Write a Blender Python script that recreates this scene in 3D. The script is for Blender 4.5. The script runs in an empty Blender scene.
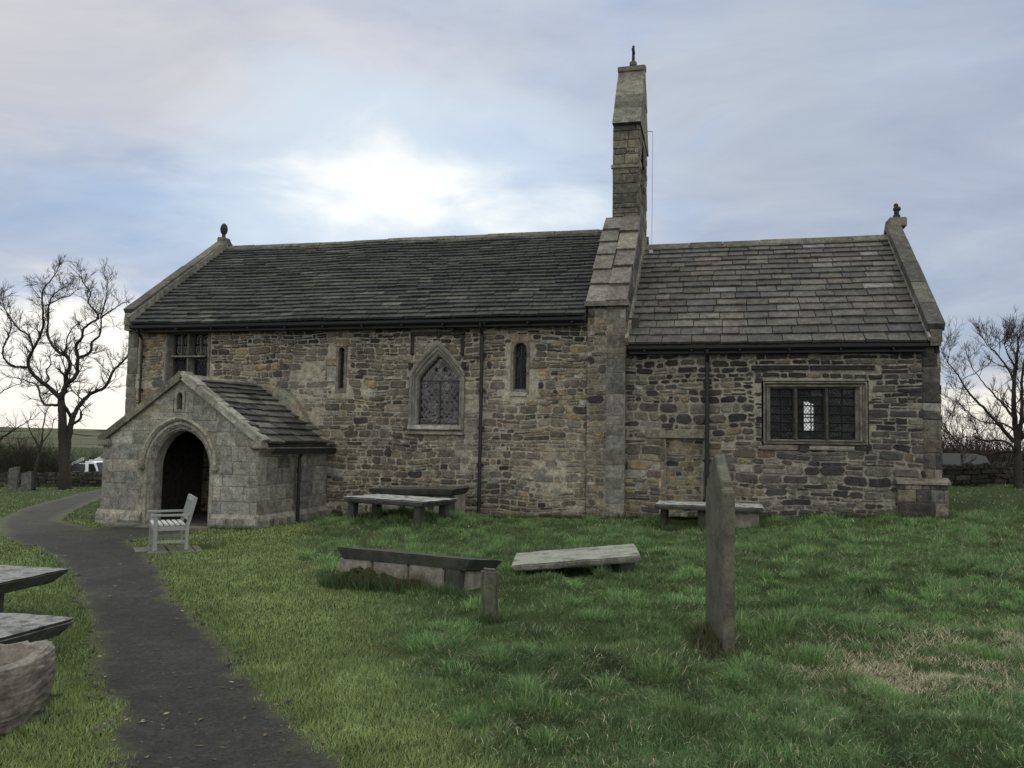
import bpy, bmesh, math, random
import numpy as np
from mathutils import Vector, Matrix, noise as mnoise

# ------------------------------------------------------------------ camera
S = bpy.context.scene
COL = S.collection
CAM = np.array([0.0, 0.0, 1.6])
RX = np.array([0.97002871, 0.24235968, 0.01749543])
UX = np.array([-0.0002910, -0.07084178, 0.99748752])
FX = np.array([-0.24299016, 0.96759662, 0.06864804])
FPX = 829.0
cam = bpy.data.objects.new('camera', bpy.data.cameras.new('camera'))
COL.objects.link(cam)
m3 = Matrix(((RX[0], UX[0], -FX[0]), (RX[1], UX[1], -FX[1]), (RX[2], UX[2], -FX[2])))
cam.matrix_world = Matrix.Translation(Vector(CAM)) @ m3.to_4x4()
cam.data.sensor_width = 36.0
cam.data.lens = FPX / 1024 * 36.0
cam.data.clip_start = 0.05
cam.data.clip_end = 4000
S.camera = cam
S.view_settings.view_transform = 'Standard'
S.view_settings.look = 'None'
S.view_settings.gamma = 1.0
S.view_settings.exposure = 0.0
S.view_settings.use_curve_mapping = False


def pdir(px, py):
    return RX * (px - 512) / FPX + UX * (384 - py) / FPX + FX


def at(px, py, Y):
    """world point on the plane y = Y seen in direction (px, py) of the photograph"""
    d = pdir(px, py)
    return Vector(CAM + d * (Y / d[1]))


# ------------------------------------------------------------------ node helpers
class NT:
    def __init__(self, tree):
        self.t = tree
        self.n = tree.nodes
        self.l = tree.links

    def node(self, typ, **kw):
        nd = self.n.new(typ)
        for k, v in kw.items():
            setattr(nd, k, v)
        return nd

    def put(self, sock, v):
        if hasattr(v, 'is_output') or isinstance(v, bpy.types.NodeSocket):
            self.l.new(v, sock)
        else:
            if hasattr(sock, 'default_value'):
                try:
                    sock.default_value = v
                except Exception:
                    sock.default_value = (*v, 1.0)

    def math(self, op, a, b=0.0, c=None, clamp=False):
        nd = self.node('ShaderNodeMath', operation=op, use_clamp=clamp)
        self.put(nd.inputs[0], a)
        self.put(nd.inputs[1], b)
        if c is not None:
            self.put(nd.inputs[2], c)
        return nd.outputs[0]

    def dot(self, a, b):
        nd = self.node('ShaderNodeVectorMath', operation='DOT_PRODUCT')
        self.put(nd.inputs[0], a)
        nd.inputs[1].default_value = tuple(b)
        return nd.outputs['Value']

    def mix(self, f, a, b, mode='MIX'):
        nd = self.node('ShaderNodeMix', data_type='RGBA', blend_type=mode)
        self.put(nd.inputs[0], f)
        for s, v in ((nd.inputs[6], a), (nd.inputs[7], b)):
            if isinstance(v, (tuple, list)):
                s.default_value = (v[0], v[1], v[2], 1.0)
            else:
                self.l.new(v, s)
        return nd.outputs[2]

    def noise(self, vec, scale, detail=4.0, rough=0.55, dist=0.0, out='Fac'):
        nd = self.node('ShaderNodeTexNoise')
        if vec is not None:
            self.l.new(vec, nd.inputs['Vector'])
        nd.inputs['Scale'].default_value = scale
        nd.inputs['Detail'].default_value = detail
        nd.inputs['Roughness'].default_value = rough
        nd.inputs['Distortion'].default_value = dist
        return nd.outputs[out]

    def ramp(self, f, *stops):
        nd = self.node('ShaderNodeValToRGB')
        els = nd.color_ramp.elements
        while len(els) < len(stops):
            els.new(0.5)
        for e, (p, c) in zip(els, stops):
            e.position = p
            if not isinstance(c, (tuple, list)):
                c = (c, c, c)
            e.color = (*c[:3], 1.0)
        self.l.new(f, nd.inputs[0])
        return nd.outputs[0]

    def step(self, f, lo, hi):
        nd = self.node('ShaderNodeMapRange', interpolation_type='SMOOTHSTEP')
        self.l.new(f, nd.inputs[0])
        nd.inputs[1].default_value = lo
        nd.inputs[2].default_value = hi
        return nd.outputs[0]

    def scalevec(self, vec, s):
        nd = self.node('ShaderNodeMapping')
        self.l.new(vec, nd.inputs[0])
        nd.inputs['Scale'].default_value = s
        return nd.outputs[0]


# ------------------------------------------------------------------ sky and sun
SUN_EL, SUN_AZ = 17.0, -22.0          # behind the church, left of north (degrees from +Y)
W = bpy.data.worlds.new('World')
S.world = W
W.use_nodes = True
w = NT(W.node_tree)
w.n.clear()
sky = w.node('ShaderNodeTexSky', sky_type='NISHITA', sun_disc=False)
sky.sun_elevation = math.radians(SUN_EL)
sky.sun_rotation = math.radians(SUN_AZ)
bg_sky = w.node('ShaderNodeBackground')
w.l.new(sky.outputs[0], bg_sky.inputs[0])
bg_sky.inputs[1].default_value = 0.07
tc = w.node('ShaderNodeTexCoord')
D = tc.outputs['Generated']
sep = w.node('ShaderNodeSeparateXYZ')
w.l.new(D, sep.inputs[0])
zz = w.math('ADD', w.math('MAXIMUM', sep.outputs[2], 0.0), 0.16)
cmb = w.node('ShaderNodeCombineXYZ')
w.l.new(w.math('DIVIDE', sep.outputs[0], zz), cmb.inputs[0])
w.l.new(w.math('DIVIDE', sep.outputs[1], zz), cmb.inputs[1])
P = cmb.outputs[0]
n1 = w.noise(P, 0.85, 6.0, 0.55, 0.35)
n2 = w.noise(w.scalevec(P, (1.0, 1.0, 1.0)), 2.3, 7.0, 0.55, 0.3)
n3 = w.noise(P, 0.35, 3.0, 0.5)
mixn = w.math('ADD', w.math('MULTIPLY', n1, 0.68), w.math('MULTIPLY', n2, 0.32))
cl = w.ramp(mixn, (0.40, (0.34, 0.49, 0.73)), (0.47, (0.42, 0.54, 0.73)), (0.55, (0.53, 0.60, 0.72)), (0.66, (0.68, 0.70, 0.76)))
warm = w.step(n3, 0.45, 0.65)
cl = w.mix(w.math('MULTIPLY', warm, 0.3), cl, (0.66, 0.58, 0.62))


def lobe(px, py, sx, sy):
    b = pdir(px, py)
    b = b / np.linalg.norm(b)
    r = np.cross(b, (0, 0, 1)); r /= np.linalg.norm(r)
    u = np.cross(r, b)
    a = w.math('DIVIDE', w.dot(D, r), sx)
    c = w.math('DIVIDE', w.dot(D, u), sy)
    q = w.math('ADD', w.math('MULTIPLY', a, a), w.math('MULTIPLY', c, c))
    e = w.math('EXPONENT', w.math('MULTIPLY', q, -1.0))
    front = w.math('GREATER_THAN', w.dot(D, b), 0.0)
    return w.math('MULTIPLY', e, front)


nz = w.math('SUBTRACT', w.math('ADD', w.math('MULTIPLY', n1, 0.45), w.math('MULTIPLY', n2, 0.55)), 0.5)


def cloud(l, amp, lo, hi):
    """a cloud bank: a lobe of sky with a ragged edge"""
    return w.step(w.math('ADD', l, w.math('MULTIPLY', nz, amp)), lo, hi)


cl = w.mix(w.math('MULTIPLY', cloud(lobe(90, 40, 0.42, 0.17), 1.5, 0.2, 0.85), 0.8), cl, (0.68, 0.66, 0.685))
cl = w.mix(w.math('MULTIPLY', cloud(lobe(470, 30, 0.36, 0.10), 1.6, 0.25, 0.9), 0.55), cl, (0.58, 0.61, 0.70))
cl = w.mix(w.math('MULTIPLY', cloud(lobe(960, 190, 0.38, 0.26), 2.2, 0.1, 0.8), 0.8), cl, (0.465, 0.52, 0.62))
cl = w.mix(w.math('MULTIPLY', cloud(lobe(110, 215, 0.20, 0.06), 1.4, 0.2, 0.8), 0.5), cl, (0.42, 0.53, 0.72))
n4 = w.noise(w.scalevec(P, (0.8, 1.0, 1.0)), 1.7, 8.0, 0.6, 0.5)
cl = w.mix(1.0, cl, w.ramp(n4, (0.34, (0.83, 0.86, 0.91)), (0.66, (1.15, 1.13, 1.09))), 'MULTIPLY')
cl = w.mix(w.math('MULTIPLY', cloud(lobe(390, 190, 0.30, 0.135), 2.0, 0.22, 0.75), 0.8), cl, (0.60, 0.745, 0.90))
cl = w.mix(w.math('MULTIPLY', cloud(lobe(398, 190, 0.215, 0.073), 3.0, 0.34, 1.0), 0.95), cl, (1.04, 1.07, 1.06))
cl = w.mix(cloud(lobe(40, 385, 0.30, 0.105), 1.0, 0.16, 0.62), cl, (1.06, 1.05, 1.0))
hz_ = w.math('EXPONENT', w.math('MULTIPLY', w.math('POWER', w.math('DIVIDE', sep.outputs[2], 0.055), 2.0), -1.0))
cl = w.mix(w.math('MULTIPLY', hz_, 0.75), cl, (0.98, 0.97, 0.93))
cl = w.mix(cloud(lobe(1000, 428, 0.17, 0.050), 1.0, 0.2, 0.7), cl, (1.0, 0.96, 0.87))
# overcast overhead and behind the viewer, brightness added to light walls and lawn
bk = w.math('ADD', w.math('MULTIPLY', sep.outputs[2], 1.15), w.math('MULTIPLY', w.dot(D, (-0.243, 0.970, 0.0)), -0.55))
cl = w.mix(w.step(bk, 0.10, 0.75), cl, (1.72, 1.74, 1.70))
bg_cl = w.node('ShaderNodeBackground')
w.l.new(cl, bg_cl.inputs[0])
bg_cl.inputs[1].default_value = 1.0
mx = w.node('ShaderNodeMixShader')
mx.inputs[0].default_value = 0.93
w.l.new(bg_sky.outputs[0], mx.inputs[1])
w.l.new(bg_cl.outputs[0], mx.inputs[2])
wo = w.node('ShaderNodeOutputWorld')
w.l.new(mx.outputs[0], wo.inputs[0])

sl = bpy.data.lights.new('sun', 'SUN')
sl.energy = 0.5
sl.angle = math.radians(18)
sl.color = (1.0, 0.95, 0.88)
sun = bpy.data.objects.new('sun', sl)
COL.objects.link(sun)
el, az = math.radians(SUN_EL), math.radians(SUN_AZ)
sdir = Vector((math.sin(az) * math.cos(el), math.cos(az) * math.cos(el), math.sin(el)))
sun.rotation_euler = (-sdir).to_track_quat('-Z', 'Y').to_euler()
sun.location = (-20, 60, 30)

# ------------------------------------------------------------------ mesh builder and object helpers
rng = random.Random(7)


def U(a, b):
    return rng.uniform(a, b)


class MB:
    def __init__(self):
        self.v = []; self.f = []; self.c = []; self.m = []

    def vert(self, p, c=(1, 1, 1)):
        self.v.append((p[0], p[1], p[2])); self.c.append(c)
        return len(self.v) - 1

    def face(self, idx, m=0):
        self.f.append(tuple(idx)); self.m.append(m)

    def poly(self, pts, c=(1, 1, 1), m=0):
        self.face([self.vert(p, c) for p in pts], m)

    def box(self, lo, hi, c=(1, 1, 1), m=0, M=None, taper=None):
        x0, y0, z0 = lo; x1, y1, z1 = hi
        ps = [(x0, y0, z0), (x1, y0, z0), (x1, y1, z0), (x0, y1, z0), (x0, y0, z1), (x1, y0, z1), (x1, y1, z1), (x0, y1, z1)]
        if taper:
            cx, cy = (x0 + x1) / 2, (y0 + y1) / 2
            ps = [(cx + (p[0] - cx) * (taper if p[2] == z1 else 1), cy + (p[1] - cy) * (taper if p[2] == z1 else 1), p[2]) for p in ps]
        if M is not None:
            ps = [M @ Vector(p) for p in ps]
        i = [self.vert(p, c) for p in ps]
        for q in ((0, 3, 2, 1), (4, 5, 6, 7), (0, 1, 5, 4), (1, 2, 6, 5), (2, 3, 7, 6), (3, 0, 4, 7)):
            self.face([i[k] for k in q], m)

    def prism(self, pts, axis_vec, c=(1, 1, 1), m=0):
        """closed prism: polygon pts swept along axis_vec"""
        a = Vector(axis_vec)
        i = [self.vert(p, c) for p in pts]
        j = [self.vert(Vector(p) + a, c) for p in pts]
        n = len(pts)
        self.face(i[::-1], m); self.face(j, m)
        for k in range(n):
            self.face((i[k], i[(k + 1) % n], j[(k + 1) % n], j[k]), m)

    def tube(self, pts, rad, sides=6, c=(1, 1, 1), m=0, cap=True):
        pts = [Vector(p) for p in pts]
        rings = []
        prev = None
        for k, p in enumerate(pts):
            a = pts[max(k - 1, 0)]; b = pts[min(k + 1, len(pts) - 1)]
            t = (b - a)
            if t.length < 1e-9:
                t = Vector((0, 0, 1))
            t.normalize()
            if prev is None:
                x = t.orthogonal().normalized()
            else:
                x = prev - t * prev.dot(t)
                if x.length < 1e-6:
                    x = t.orthogonal()
                x.normalize()
            prev = x
            y = t.cross(x)
            r = rad[k] if isinstance(rad, (list, tuple)) else rad
            rings.append([self.vert(p + (x * math.cos(2 * math.pi * s / sides) + y * math.sin(2 * math.pi * s / sides)) * r, c) for s in range(sides)])
        for k in range(len(rings) - 1):
            for s in range(sides):
                s2 = (s + 1) % sides
                self.face((rings[k][s], rings[k][s2], rings[k + 1][s2], rings[k + 1][s]), m)
        if cap:
            self.face(rings[0][::-1], m); self.face(rings[-1], m)

    def ring(self, A, B, c=(1, 1, 1), m=0, closed=True):
        """quads between two point loops of one length"""
        i = [self.vert(p, c) for p in A]
        j = [self.vert(p, c) for p in B]
        n = len(A)
        for k in range(n if closed else n - 1):
            k2 = (k + 1) % n
            self.face((i[k], i[k2], j[k2], j[k]), m)

    def build(self, name, mats, parent=None, smooth=False):
        me = bpy.data.meshes.new(name)
        me.from_pydata(self.v, [], self.f)
        if not isinstance(mats, (list, tuple)):
            mats = [mats]
        for mt in mats:
            me.materials.append(mt)
        if len(mats) > 1:
            me.polygons.foreach_set('material_index', self.m)
        ca = me.color_attributes.new('col', 'FLOAT_COLOR', 'POINT')
        arr = np.ones((len(self.v), 4), dtype=np.float32)
        arr[:, :3] = np.array(self.c, dtype=np.float32)
        ca.data.foreach_set('color', arr.ravel())
        if smooth:
            me.polygons.foreach_set('use_smooth', [True] * len(me.polygons))
        me.update()
        o = bpy.data.objects.new(name, me)
        COL.objects.link(o)
        if parent is not None:
            o.parent = parent
        return o


def rough_box(mb, size, M, bev=0.015, amp=0.008, cuts=3, freq=5.0, c=(1, 1, 1), m=0, top_scale=None, seed=0.0):
    """a worn block: bevelled, subdivided and roughened box, centred on its base"""
    bm = bmesh.new()
    bmesh.ops.create_cube(bm, size=1.0)
    sx, sy, sz = size
    for v in bm.verts:
        k = 1.0
        if top_scale and v.co.z < 0:
            k = top_scale
        v.co = Vector((v.co.x * sx * k, v.co.y * sy * k, (v.co.z + 0.5) * sz))
    bmesh.ops.bevel(bm, geom=bm.edges[:], offset=bev, segments=2, affect='EDGES')
    el_ = sorted(bm.edges, key=lambda e: -e.calc_length())
    for _ in range(cuts):
        lim = max(sx, sy, sz) / (2 ** _) * 0.4
        es = [e for e in bm.edges if e.calc_length() > max(lim, 0.06)]
        if not es:
            break
        bmesh.ops.subdivide_edges(bm, edges=es, cuts=1, use_grid_fill=True)
    off = Vector((seed * 3.1, seed * 1.7, seed * 5.3))
    for v in bm.verts:
        p = v.co * freq + off
        v.co += Vector((mnoise.noise(p), mnoise.noise(p + Vector((9, 2, 4))), mnoise.noise(p + Vector((3, 8, 1))))) * amp
    base = len(mb.v)
    bm.verts.index_update()
    for v in bm.verts:
        mb.vert(M @ v.co, c)
    for f in bm.faces:
        mb.face([base + v.index for v in f.verts], m)
    bm.free()


def empty(name, loc=(0, 0, 0), rz=0.0, label=None, cat=None, group=None):
    o = bpy.data.objects.new(name, None)
    o.empty_display_size = 0.2
    COL.objects.link(o)
    o.location = loc
    o.rotation_euler = (0, 0, rz)
    tag(o, label, cat, group)
    return o


def tag(o, label=None, cat=None, group=None, kind=None):
    if label: o['label'] = label
    if cat: o['category'] = cat
    if group: o['group'] = group
    if kind: o['kind'] = kind
    return o


def T(x, y, z, rz=0.0, rx=0.0, ry=0.0):
    return Matrix.Translation((x, y, z)) @ Matrix.Rotation(rz, 4, 'Z') @ Matrix.Rotation(ry, 4, 'Y') @ Matrix.Rotation(rx, 4, 'X')


# ------------------------------------------------------------------ ground height
def sstep(a, b, t):
    t = np.clip((t - a) / (b - a), 0, 1)
    return t * t * (3 - 2 * t)


def _hash(ix, iy, s):
    n = (ix.astype(np.int64) * 374761393 + iy.astype(np.int64) * 668265263 + s * 1442695041) & 0x7fffffff
    n = ((n ^ (n >> 13)) * 1274126177) & 0x7fffffff
    n = n ^ (n >> 16)
    return (n & 0xffff) / 65535.0


def vnoise(x, y, s=0):
    x = np.asarray(x, dtype=float); y = np.asarray(y, dtype=float)
    ix = np.floor(x); iy = np.floor(y)
    fx = x - ix; fy = y - iy
    fx = fx * fx * (3 - 2 * fx); fy = fy * fy * (3 - 2 * fy)
    a = _hash(ix, iy, s); b = _hash(ix + 1, iy, s); c = _hash(ix, iy + 1, s); d = _hash(ix + 1, iy + 1, s)
    return (a * (1 - fx) + b * fx) * (1 - fy) + (c * (1 - fx) + d * fx) * fy


def fbm(x, y, s=0, o=4):
    t = 0; a = 0.5; n = 0
    for k in range(o):
        t = t + a * vnoise(x * 2 ** k + 17.3 * k, y * 2 ** k + 9.1 * k, s + k)
        n += a; a *= 0.55
    return t / n


def gbase(x, y):
    x = np.asarray(x, dtype=float); y = np.asarray(y, dtype=float)
    s = np.clip((y - 2) / 11, 0, 1.15)
    xe = np.clip(x + 7.0, 0, 16)
    z = 0.036 * xe * s
    z = z - np.where(x < -11, 0.035 * (-11 - x) * sstep(8, 20, y), 0)
    z = np.maximum(z, -0.7)
    z = z + 0.29 * np.exp(-(((x + 5.2) / 1.5) ** 2 + ((y - 13.3) / 1.1) ** 2))
    z = z - 0.10 * np.exp(-(((x + .2) / 1.1) ** 2 + ((y - 13.7) / .8) ** 2))
    z = z - sstep(27.6, 33, y) * sstep(-12, -16, x) * 1.1
    z = z * (1 - sstep(45, 80, y)) + (-1.6) * sstep(45, 80, y)
    return z


def longness(x, y):
    b = -1.3 - (y - 4) * 0.65 + (fbm(x * 0.8, y * 0.8, 5) - 0.5) * 1.6
    r = sstep(-0.35, 0.7, x - b) * (1 - sstep(14.6, 15.4, y) * (x < 0))
    l2 = sstep(13.0, 16.0, y) * (x < -11.5) * 0.5
    return np.maximum(r, l2)


PATH = [(-0.9, 1.9, .55), (-1.6, 2.8, .52), (-2.28, 3.6, .47), (-3.1, 4.47, .43), (-4.1, 5.5, .38), (-5.44, 6.9, .36), (-6.45, 8.0, .40), (-7.45, 8.95, .50),
        (-8.8, 10.2, .58), (-10.2, 11.1, .72), (-12.1, 12.5, .52), (-14.6, 15.8, .55), (-17.0, 19.2, .55), (-18.9, 22.2, .6), (-21.0, 26.2, .7)]
SPUR = [(-9.3, 10.6, .75), (-9.4, 11.9, .95), (-9.35, 12.9, .6)]


def pathd(x, y):
    x = np.asarray(x, dtype=float); y = np.asarray(y, dtype=float)
    best = np.full(x.shape, 1e9)
    for L in (PATH, SPUR):
        for (ax, ay, aw), (bx, by, bw) in zip(L[:-1], L[1:]):
            dx, dy = bx - ax, by - ay
            t = np.clip(((x - ax) * dx + (y - ay) * dy) / (dx * dx + dy * dy), 0, 1)
            d = np.hypot(x - ax - t * dx, y - ay - t * dy) - (aw + (bw - aw) * t)
            best = np.minimum(best, d)
    return best + (fbm(x * 2.2, y * 2.2, 31) - 0.5) * 0.20 + (fbm(x * 9, y * 9, 33) - 0.5) * 0.12


def ground(x, y):
    x = np.asarray(x, dtype=float); y = np.asarray(y, dtype=float)
    ln = longness(x, y)
    off = sstep(0.0, 0.4, pathd(x, y)) * (1 - sstep(40, 60, y))
    b = (fbm(x * 1.3, y * 1.3, 11) - 0.5) * 0.11 + (fbm(x * 2.6, y * 2.6, 21, 2) - 0.45) * 0.10
    return gbase(x, y) + off * (ln * b + 0.012 * (fbm(x * 2, y * 2, 3) - 0.4))


def gz(x, y):
    return float(gbase(np.array([x]), np.array([y]))[0])

# ------------------------------------------------------------------ materials
def new_mat(name):
    m = bpy.data.materials.new(name)
    m.use_nodes = True
    n = NT(m.node_tree)
    b = n.n['Principled BSDF']
    return m, n, b


def mat_masonry(name, tint=(1, 1, 1), bump=0.5, scale=1.0, lichen=0.25, soot=0.0):
    """stone whose own colour comes from the per-stone attribute, with grain, stains and lichen"""
    m, n, b = new_mat(name)
    at_ = n.node('ShaderNodeAttribute', attribute_name='col')
    g = n.node('ShaderNodeNewGeometry')
    p = g.outputs['Position']
    fine = n.noise(p, 30 * scale, 6, 0.75)
    mid = n.noise(p, 7 * scale, 5, 0.6)
    big = n.noise(p, 0.9, 4, 0.6)
    k = n.ramp(fine, (0.30, 0.42), (0.70, 1.55))
    c = n.mix(1.0, at_.outputs['Color'], k, 'MULTIPLY')
    c = n.mix(1.0, c, n.ramp(mid, (0.3, 0.58), (0.7, 1.38)), 'MULTIPLY')
    c = n.mix(1.0, c, n.ramp(big, (0.32, (0.74, 0.74, 0.75)), (0.66, (1.18, 1.16, 1.1))), 'MULTIPLY')
    c = n.mix(1.0, c, tint, 'MULTIPLY')
    pale = n.step(n.noise(p, 11 * scale, 6, 0.7), 0.58, 0.70)
    c = n.mix(n.math('MULTIPLY', pale, lichen), c, (0.40, 0.39, 0.34))
    dark = n.step(n.noise(p, 4.2 * scale, 6, 0.7, 0.5), 0.57, 0.68)
    c = n.mix(n.math('MULTIPLY', dark, 0.45 + soot), c, (0.035, 0.034, 0.032))
    n.l.new(c, b.inputs['Base Color'])
    b.inputs['Roughness'].default_value = 0.92
    b.inputs['Specular IOR Level'].default_value = 0.25
    bp = n.node('ShaderNodeBump')
    bp.inputs['Strength'].default_value = bump
    bp.inputs['Distance'].default_value = 0.02
    h = n.math('ADD', n.math('MULTIPLY', mid, 1.0), n.math('MULTIPLY', fine, 0.4))
    n.l.new(h, bp.inputs['Height'])
    n.l.new(bp.outputs[0], b.inputs['Normal'])
    return m


def mat_slab(name, base, dark, top, amount=0.7, spots=9.0, green=0.3):
    """weathered grave slab: pale lichen growing on its upward face, algae on its sides"""
    m, n, b = new_mat(name)
    g = n.node('ShaderNodeNewGeometry')
    p = g.outputs['Position']
    sp = n.node('ShaderNodeSeparateXYZ')
    n.l.new(g.outputs['Normal'], sp.inputs[0])
    fine = n.noise(p, 45, 6, 0.7)
    mid = n.noise(p, 6.5, 6, 0.65, 0.4)
    c = n.mix(n.step(mid, 0.38, 0.62), dark, base)
    c = n.mix(n.math('MULTIPLY', n.step(n.noise(p, 3.0, 5, 0.6), 0.45, 0.62), green), c, (0.045, 0.06, 0.028))
    up = n.step(sp.outputs[2], 0.55, 0.9)
    li = n.step(n.noise(p, spots, 8, 0.72, 0.25), 0.40, 0.56)
    c = n.mix(n.math('MULTIPLY', n.math('MULTIPLY', up, li), amount), c, top)
    blots = n.step(n.noise(p, 16, 6, 0.7), 0.58, 0.64)
    c = n.mix(n.math('MULTIPLY', n.math('MULTIPLY', up, blots), 0.6), c, (0.10, 0.10, 0.09))
    c = n.mix(1.0, c, n.ramp(fine, (0.25, 0.6), (0.75, 1.4)), 'MULTIPLY')
    n.l.new(c, b.inputs['Base Color'])
    b.inputs['Roughness'].default_value = 0.8
    b.inputs['Specular IOR Level'].default_value = 0.3
    bp = n.node('ShaderNodeBump')
    bp.inputs['Strength'].default_value = 0.55
    bp.inputs['Distance'].default_value = 0.012
    n.l.new(n.math('ADD', mid, n.math('MULTIPLY', fine, 0.5)), bp.inputs['Height'])
    n.l.new(bp.outputs[0], b.inputs['Normal'])
    return m


def mat_simple(name, col, rough=0.8, var=0.3, scale=20, bump=0.2, spec=0.3, metal=0.0, attr=False):
    m, n, b = new_mat(name)
    g = n.node('ShaderNodeNewGeometry')
    p = g.outputs['Position']
    f = n.noise(p, scale, 5, 0.65)
    k = n.ramp(f, (0.25, 1 - var), (0.75, 1 + var))
    src = n.node('ShaderNodeAttribute', attribute_name='col').outputs['Color'] if attr else col
    c = n.mix(1.0, src, k, 'MULTIPLY')
    n.l.new(c, b.inputs['Base Color'])
    b.inputs['Roughness'].default_value = rough
    b.inputs['Specular IOR Level'].default_value = spec
    b.inputs['Metallic'].default_value = metal
    if bump:
        bp = n.node('ShaderNodeBump')
        bp.inputs['Strength'].default_value = bump
        bp.inputs['Distance'].default_value = 0.01
        n.l.new(f, bp.inputs['Height'])
        n.l.new(bp.outputs[0], b.inputs['Normal'])
    return m


M_STONE = mat_masonry('rubble_stone', bump=0.7, lichen=0.13)
M_MORTAR = mat_masonry('lime_mortar', bump=0.5, scale=1.4, lichen=0.15)
M_ASHLAR = mat_masonry('ashlar_stone', bump=0.35, lichen=0.30)
M_SLATE = mat_masonry('stone_slate', bump=0.3, lichen=0.16)
M_TRIM = mat_masonry('carved_stone', bump=0.3, lichen=0.3)
M_IRON = mat_simple('black_iron', (0.008, 0.008, 0.009), 0.55, 0.3, 30, 0.1, 0.35)
M_LEAD = mat_simple('window_lead', (0.03, 0.031, 0.034), 0.6, 0.3, 40, 0.0)
M_LEADP = mat_simple('pale_lead', (0.13, 0.13, 0.125), 0.7, 0.3, 40, 0.0)
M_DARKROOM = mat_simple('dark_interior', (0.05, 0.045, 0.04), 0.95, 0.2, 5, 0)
M_DOOR = mat_simple('old_oak', (0.014, 0.011, 0.009), 0.8, 0.4, 14, 0.3)
M_WIRE = mat_simple('pale_wire', (0.35, 0.36, 0.38), 0.5, 0.1, 10, 0)
M_BRONZE = mat_simple('bell_bronze', (0.05, 0.055, 0.04), 0.5, 0.3, 10, 0.1, 0.5, 0.7)


def mat_glass(name, tint, refl, pane):
    m, n, b = new_mat(name)
    out = n.n['Material Output']
    tr = n.node('ShaderNodeBsdfTransparent')
    tr.inputs[0].default_value = (*tint, 1)
    gl = n.node('ShaderNodeBsdfGlossy')
    gl.inputs['Roughness'].default_value = 0.12
    gl.inputs['Color'].default_value = (*pane, 1)
    g = n.node('ShaderNodeNewGeometry')
    vor = n.node('ShaderNodeTexVoronoi')
    vor.inputs['Scale'].default_value = 13
    n.l.new(g.outputs['Position'], vor.inputs['Vector'])
    bp = n.node('ShaderNodeBump')
    bp.inputs['Strength'].default_value = 0.35
    bp.inputs['Distance'].default_value = 0.03
    n.l.new(n.noise(g.outputs['Position'], 9, 3, 0.5), bp.inputs['Height'])
    n.l.new(bp.outputs[0], gl.inputs['Normal'])
    mx_ = n.node('ShaderNodeMixShader')
    sp = n.node('ShaderNodeSeparateColor')
    n.l.new(vor.outputs['Color'], sp.inputs[0])
    big = n.ramp(n.noise(g.outputs['Position'], 2.3, 3, 0.5), (0.35, 0.35), (0.62, 1.35))
    n.l.new(n.math('MULTIPLY', n.math('MULTIPLY_ADD', sp.outputs[0], refl * 0.4, refl * 0.8), big), mx_.inputs[0])
    n.l.new(tr.outputs[0], mx_.inputs[1])
    n.l.new(gl.outputs[0], mx_.inputs[2])
    n.l.new(mx_.outputs[0], out.inputs['Surface'])
    return m


M_GLASS = mat_glass('leaded_glass', (0.45, 0.47, 0.46), 0.055, (0.98, 0.92, 0.92))
M_GLASSD = mat_glass('dim_leaded_glass', (0.88, 0.89, 0.86), 0.018, (0.85, 0.85, 0.95))
M_GLASSP = mat_glass('bright_leaded_glass', (0.4, 0.42, 0.44), 0.16, (0.85, 0.9, 1.0))
M_CLEAR = mat_glass('clear_glass', (0.96, 0.97, 0.95), 0.05, (1, 1, 1))


def soil_mat():
    m, n, b = new_mat('turf_soil')
    g = n.node('ShaderNodeNewGeometry')
    p = g.outputs['Position']
    a = n.noise(p, 1.1, 6, 0.65)
    f = n.noise(p, 30, 5, 0.7)
    c = n.ramp(a, (0.3, (0.022, 0.036, 0.011)), (0.55, (0.036, 0.05, 0.016)), (0.75, (0.062, 0.060, 0.026)))
    c = n.mix(1.0, c, n.ramp(f, (0.25, 0.5), (0.75, 1.5)), 'MULTIPLY')
    n.l.new(c, b.inputs['Base Color'])
    b.inputs['Roughness'].default_value = 1.0
    b.inputs['Specular IOR Level'].default_value = 0.1
    bp = n.node('ShaderNodeBump')
    bp.inputs['Strength'].default_value = 0.8
    bp.inputs['Distance'].default_value = 0.03
    n.l.new(f, bp.inputs['Height'])
    n.l.new(bp.outputs[0], b.inputs['Normal'])
    return m


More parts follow.
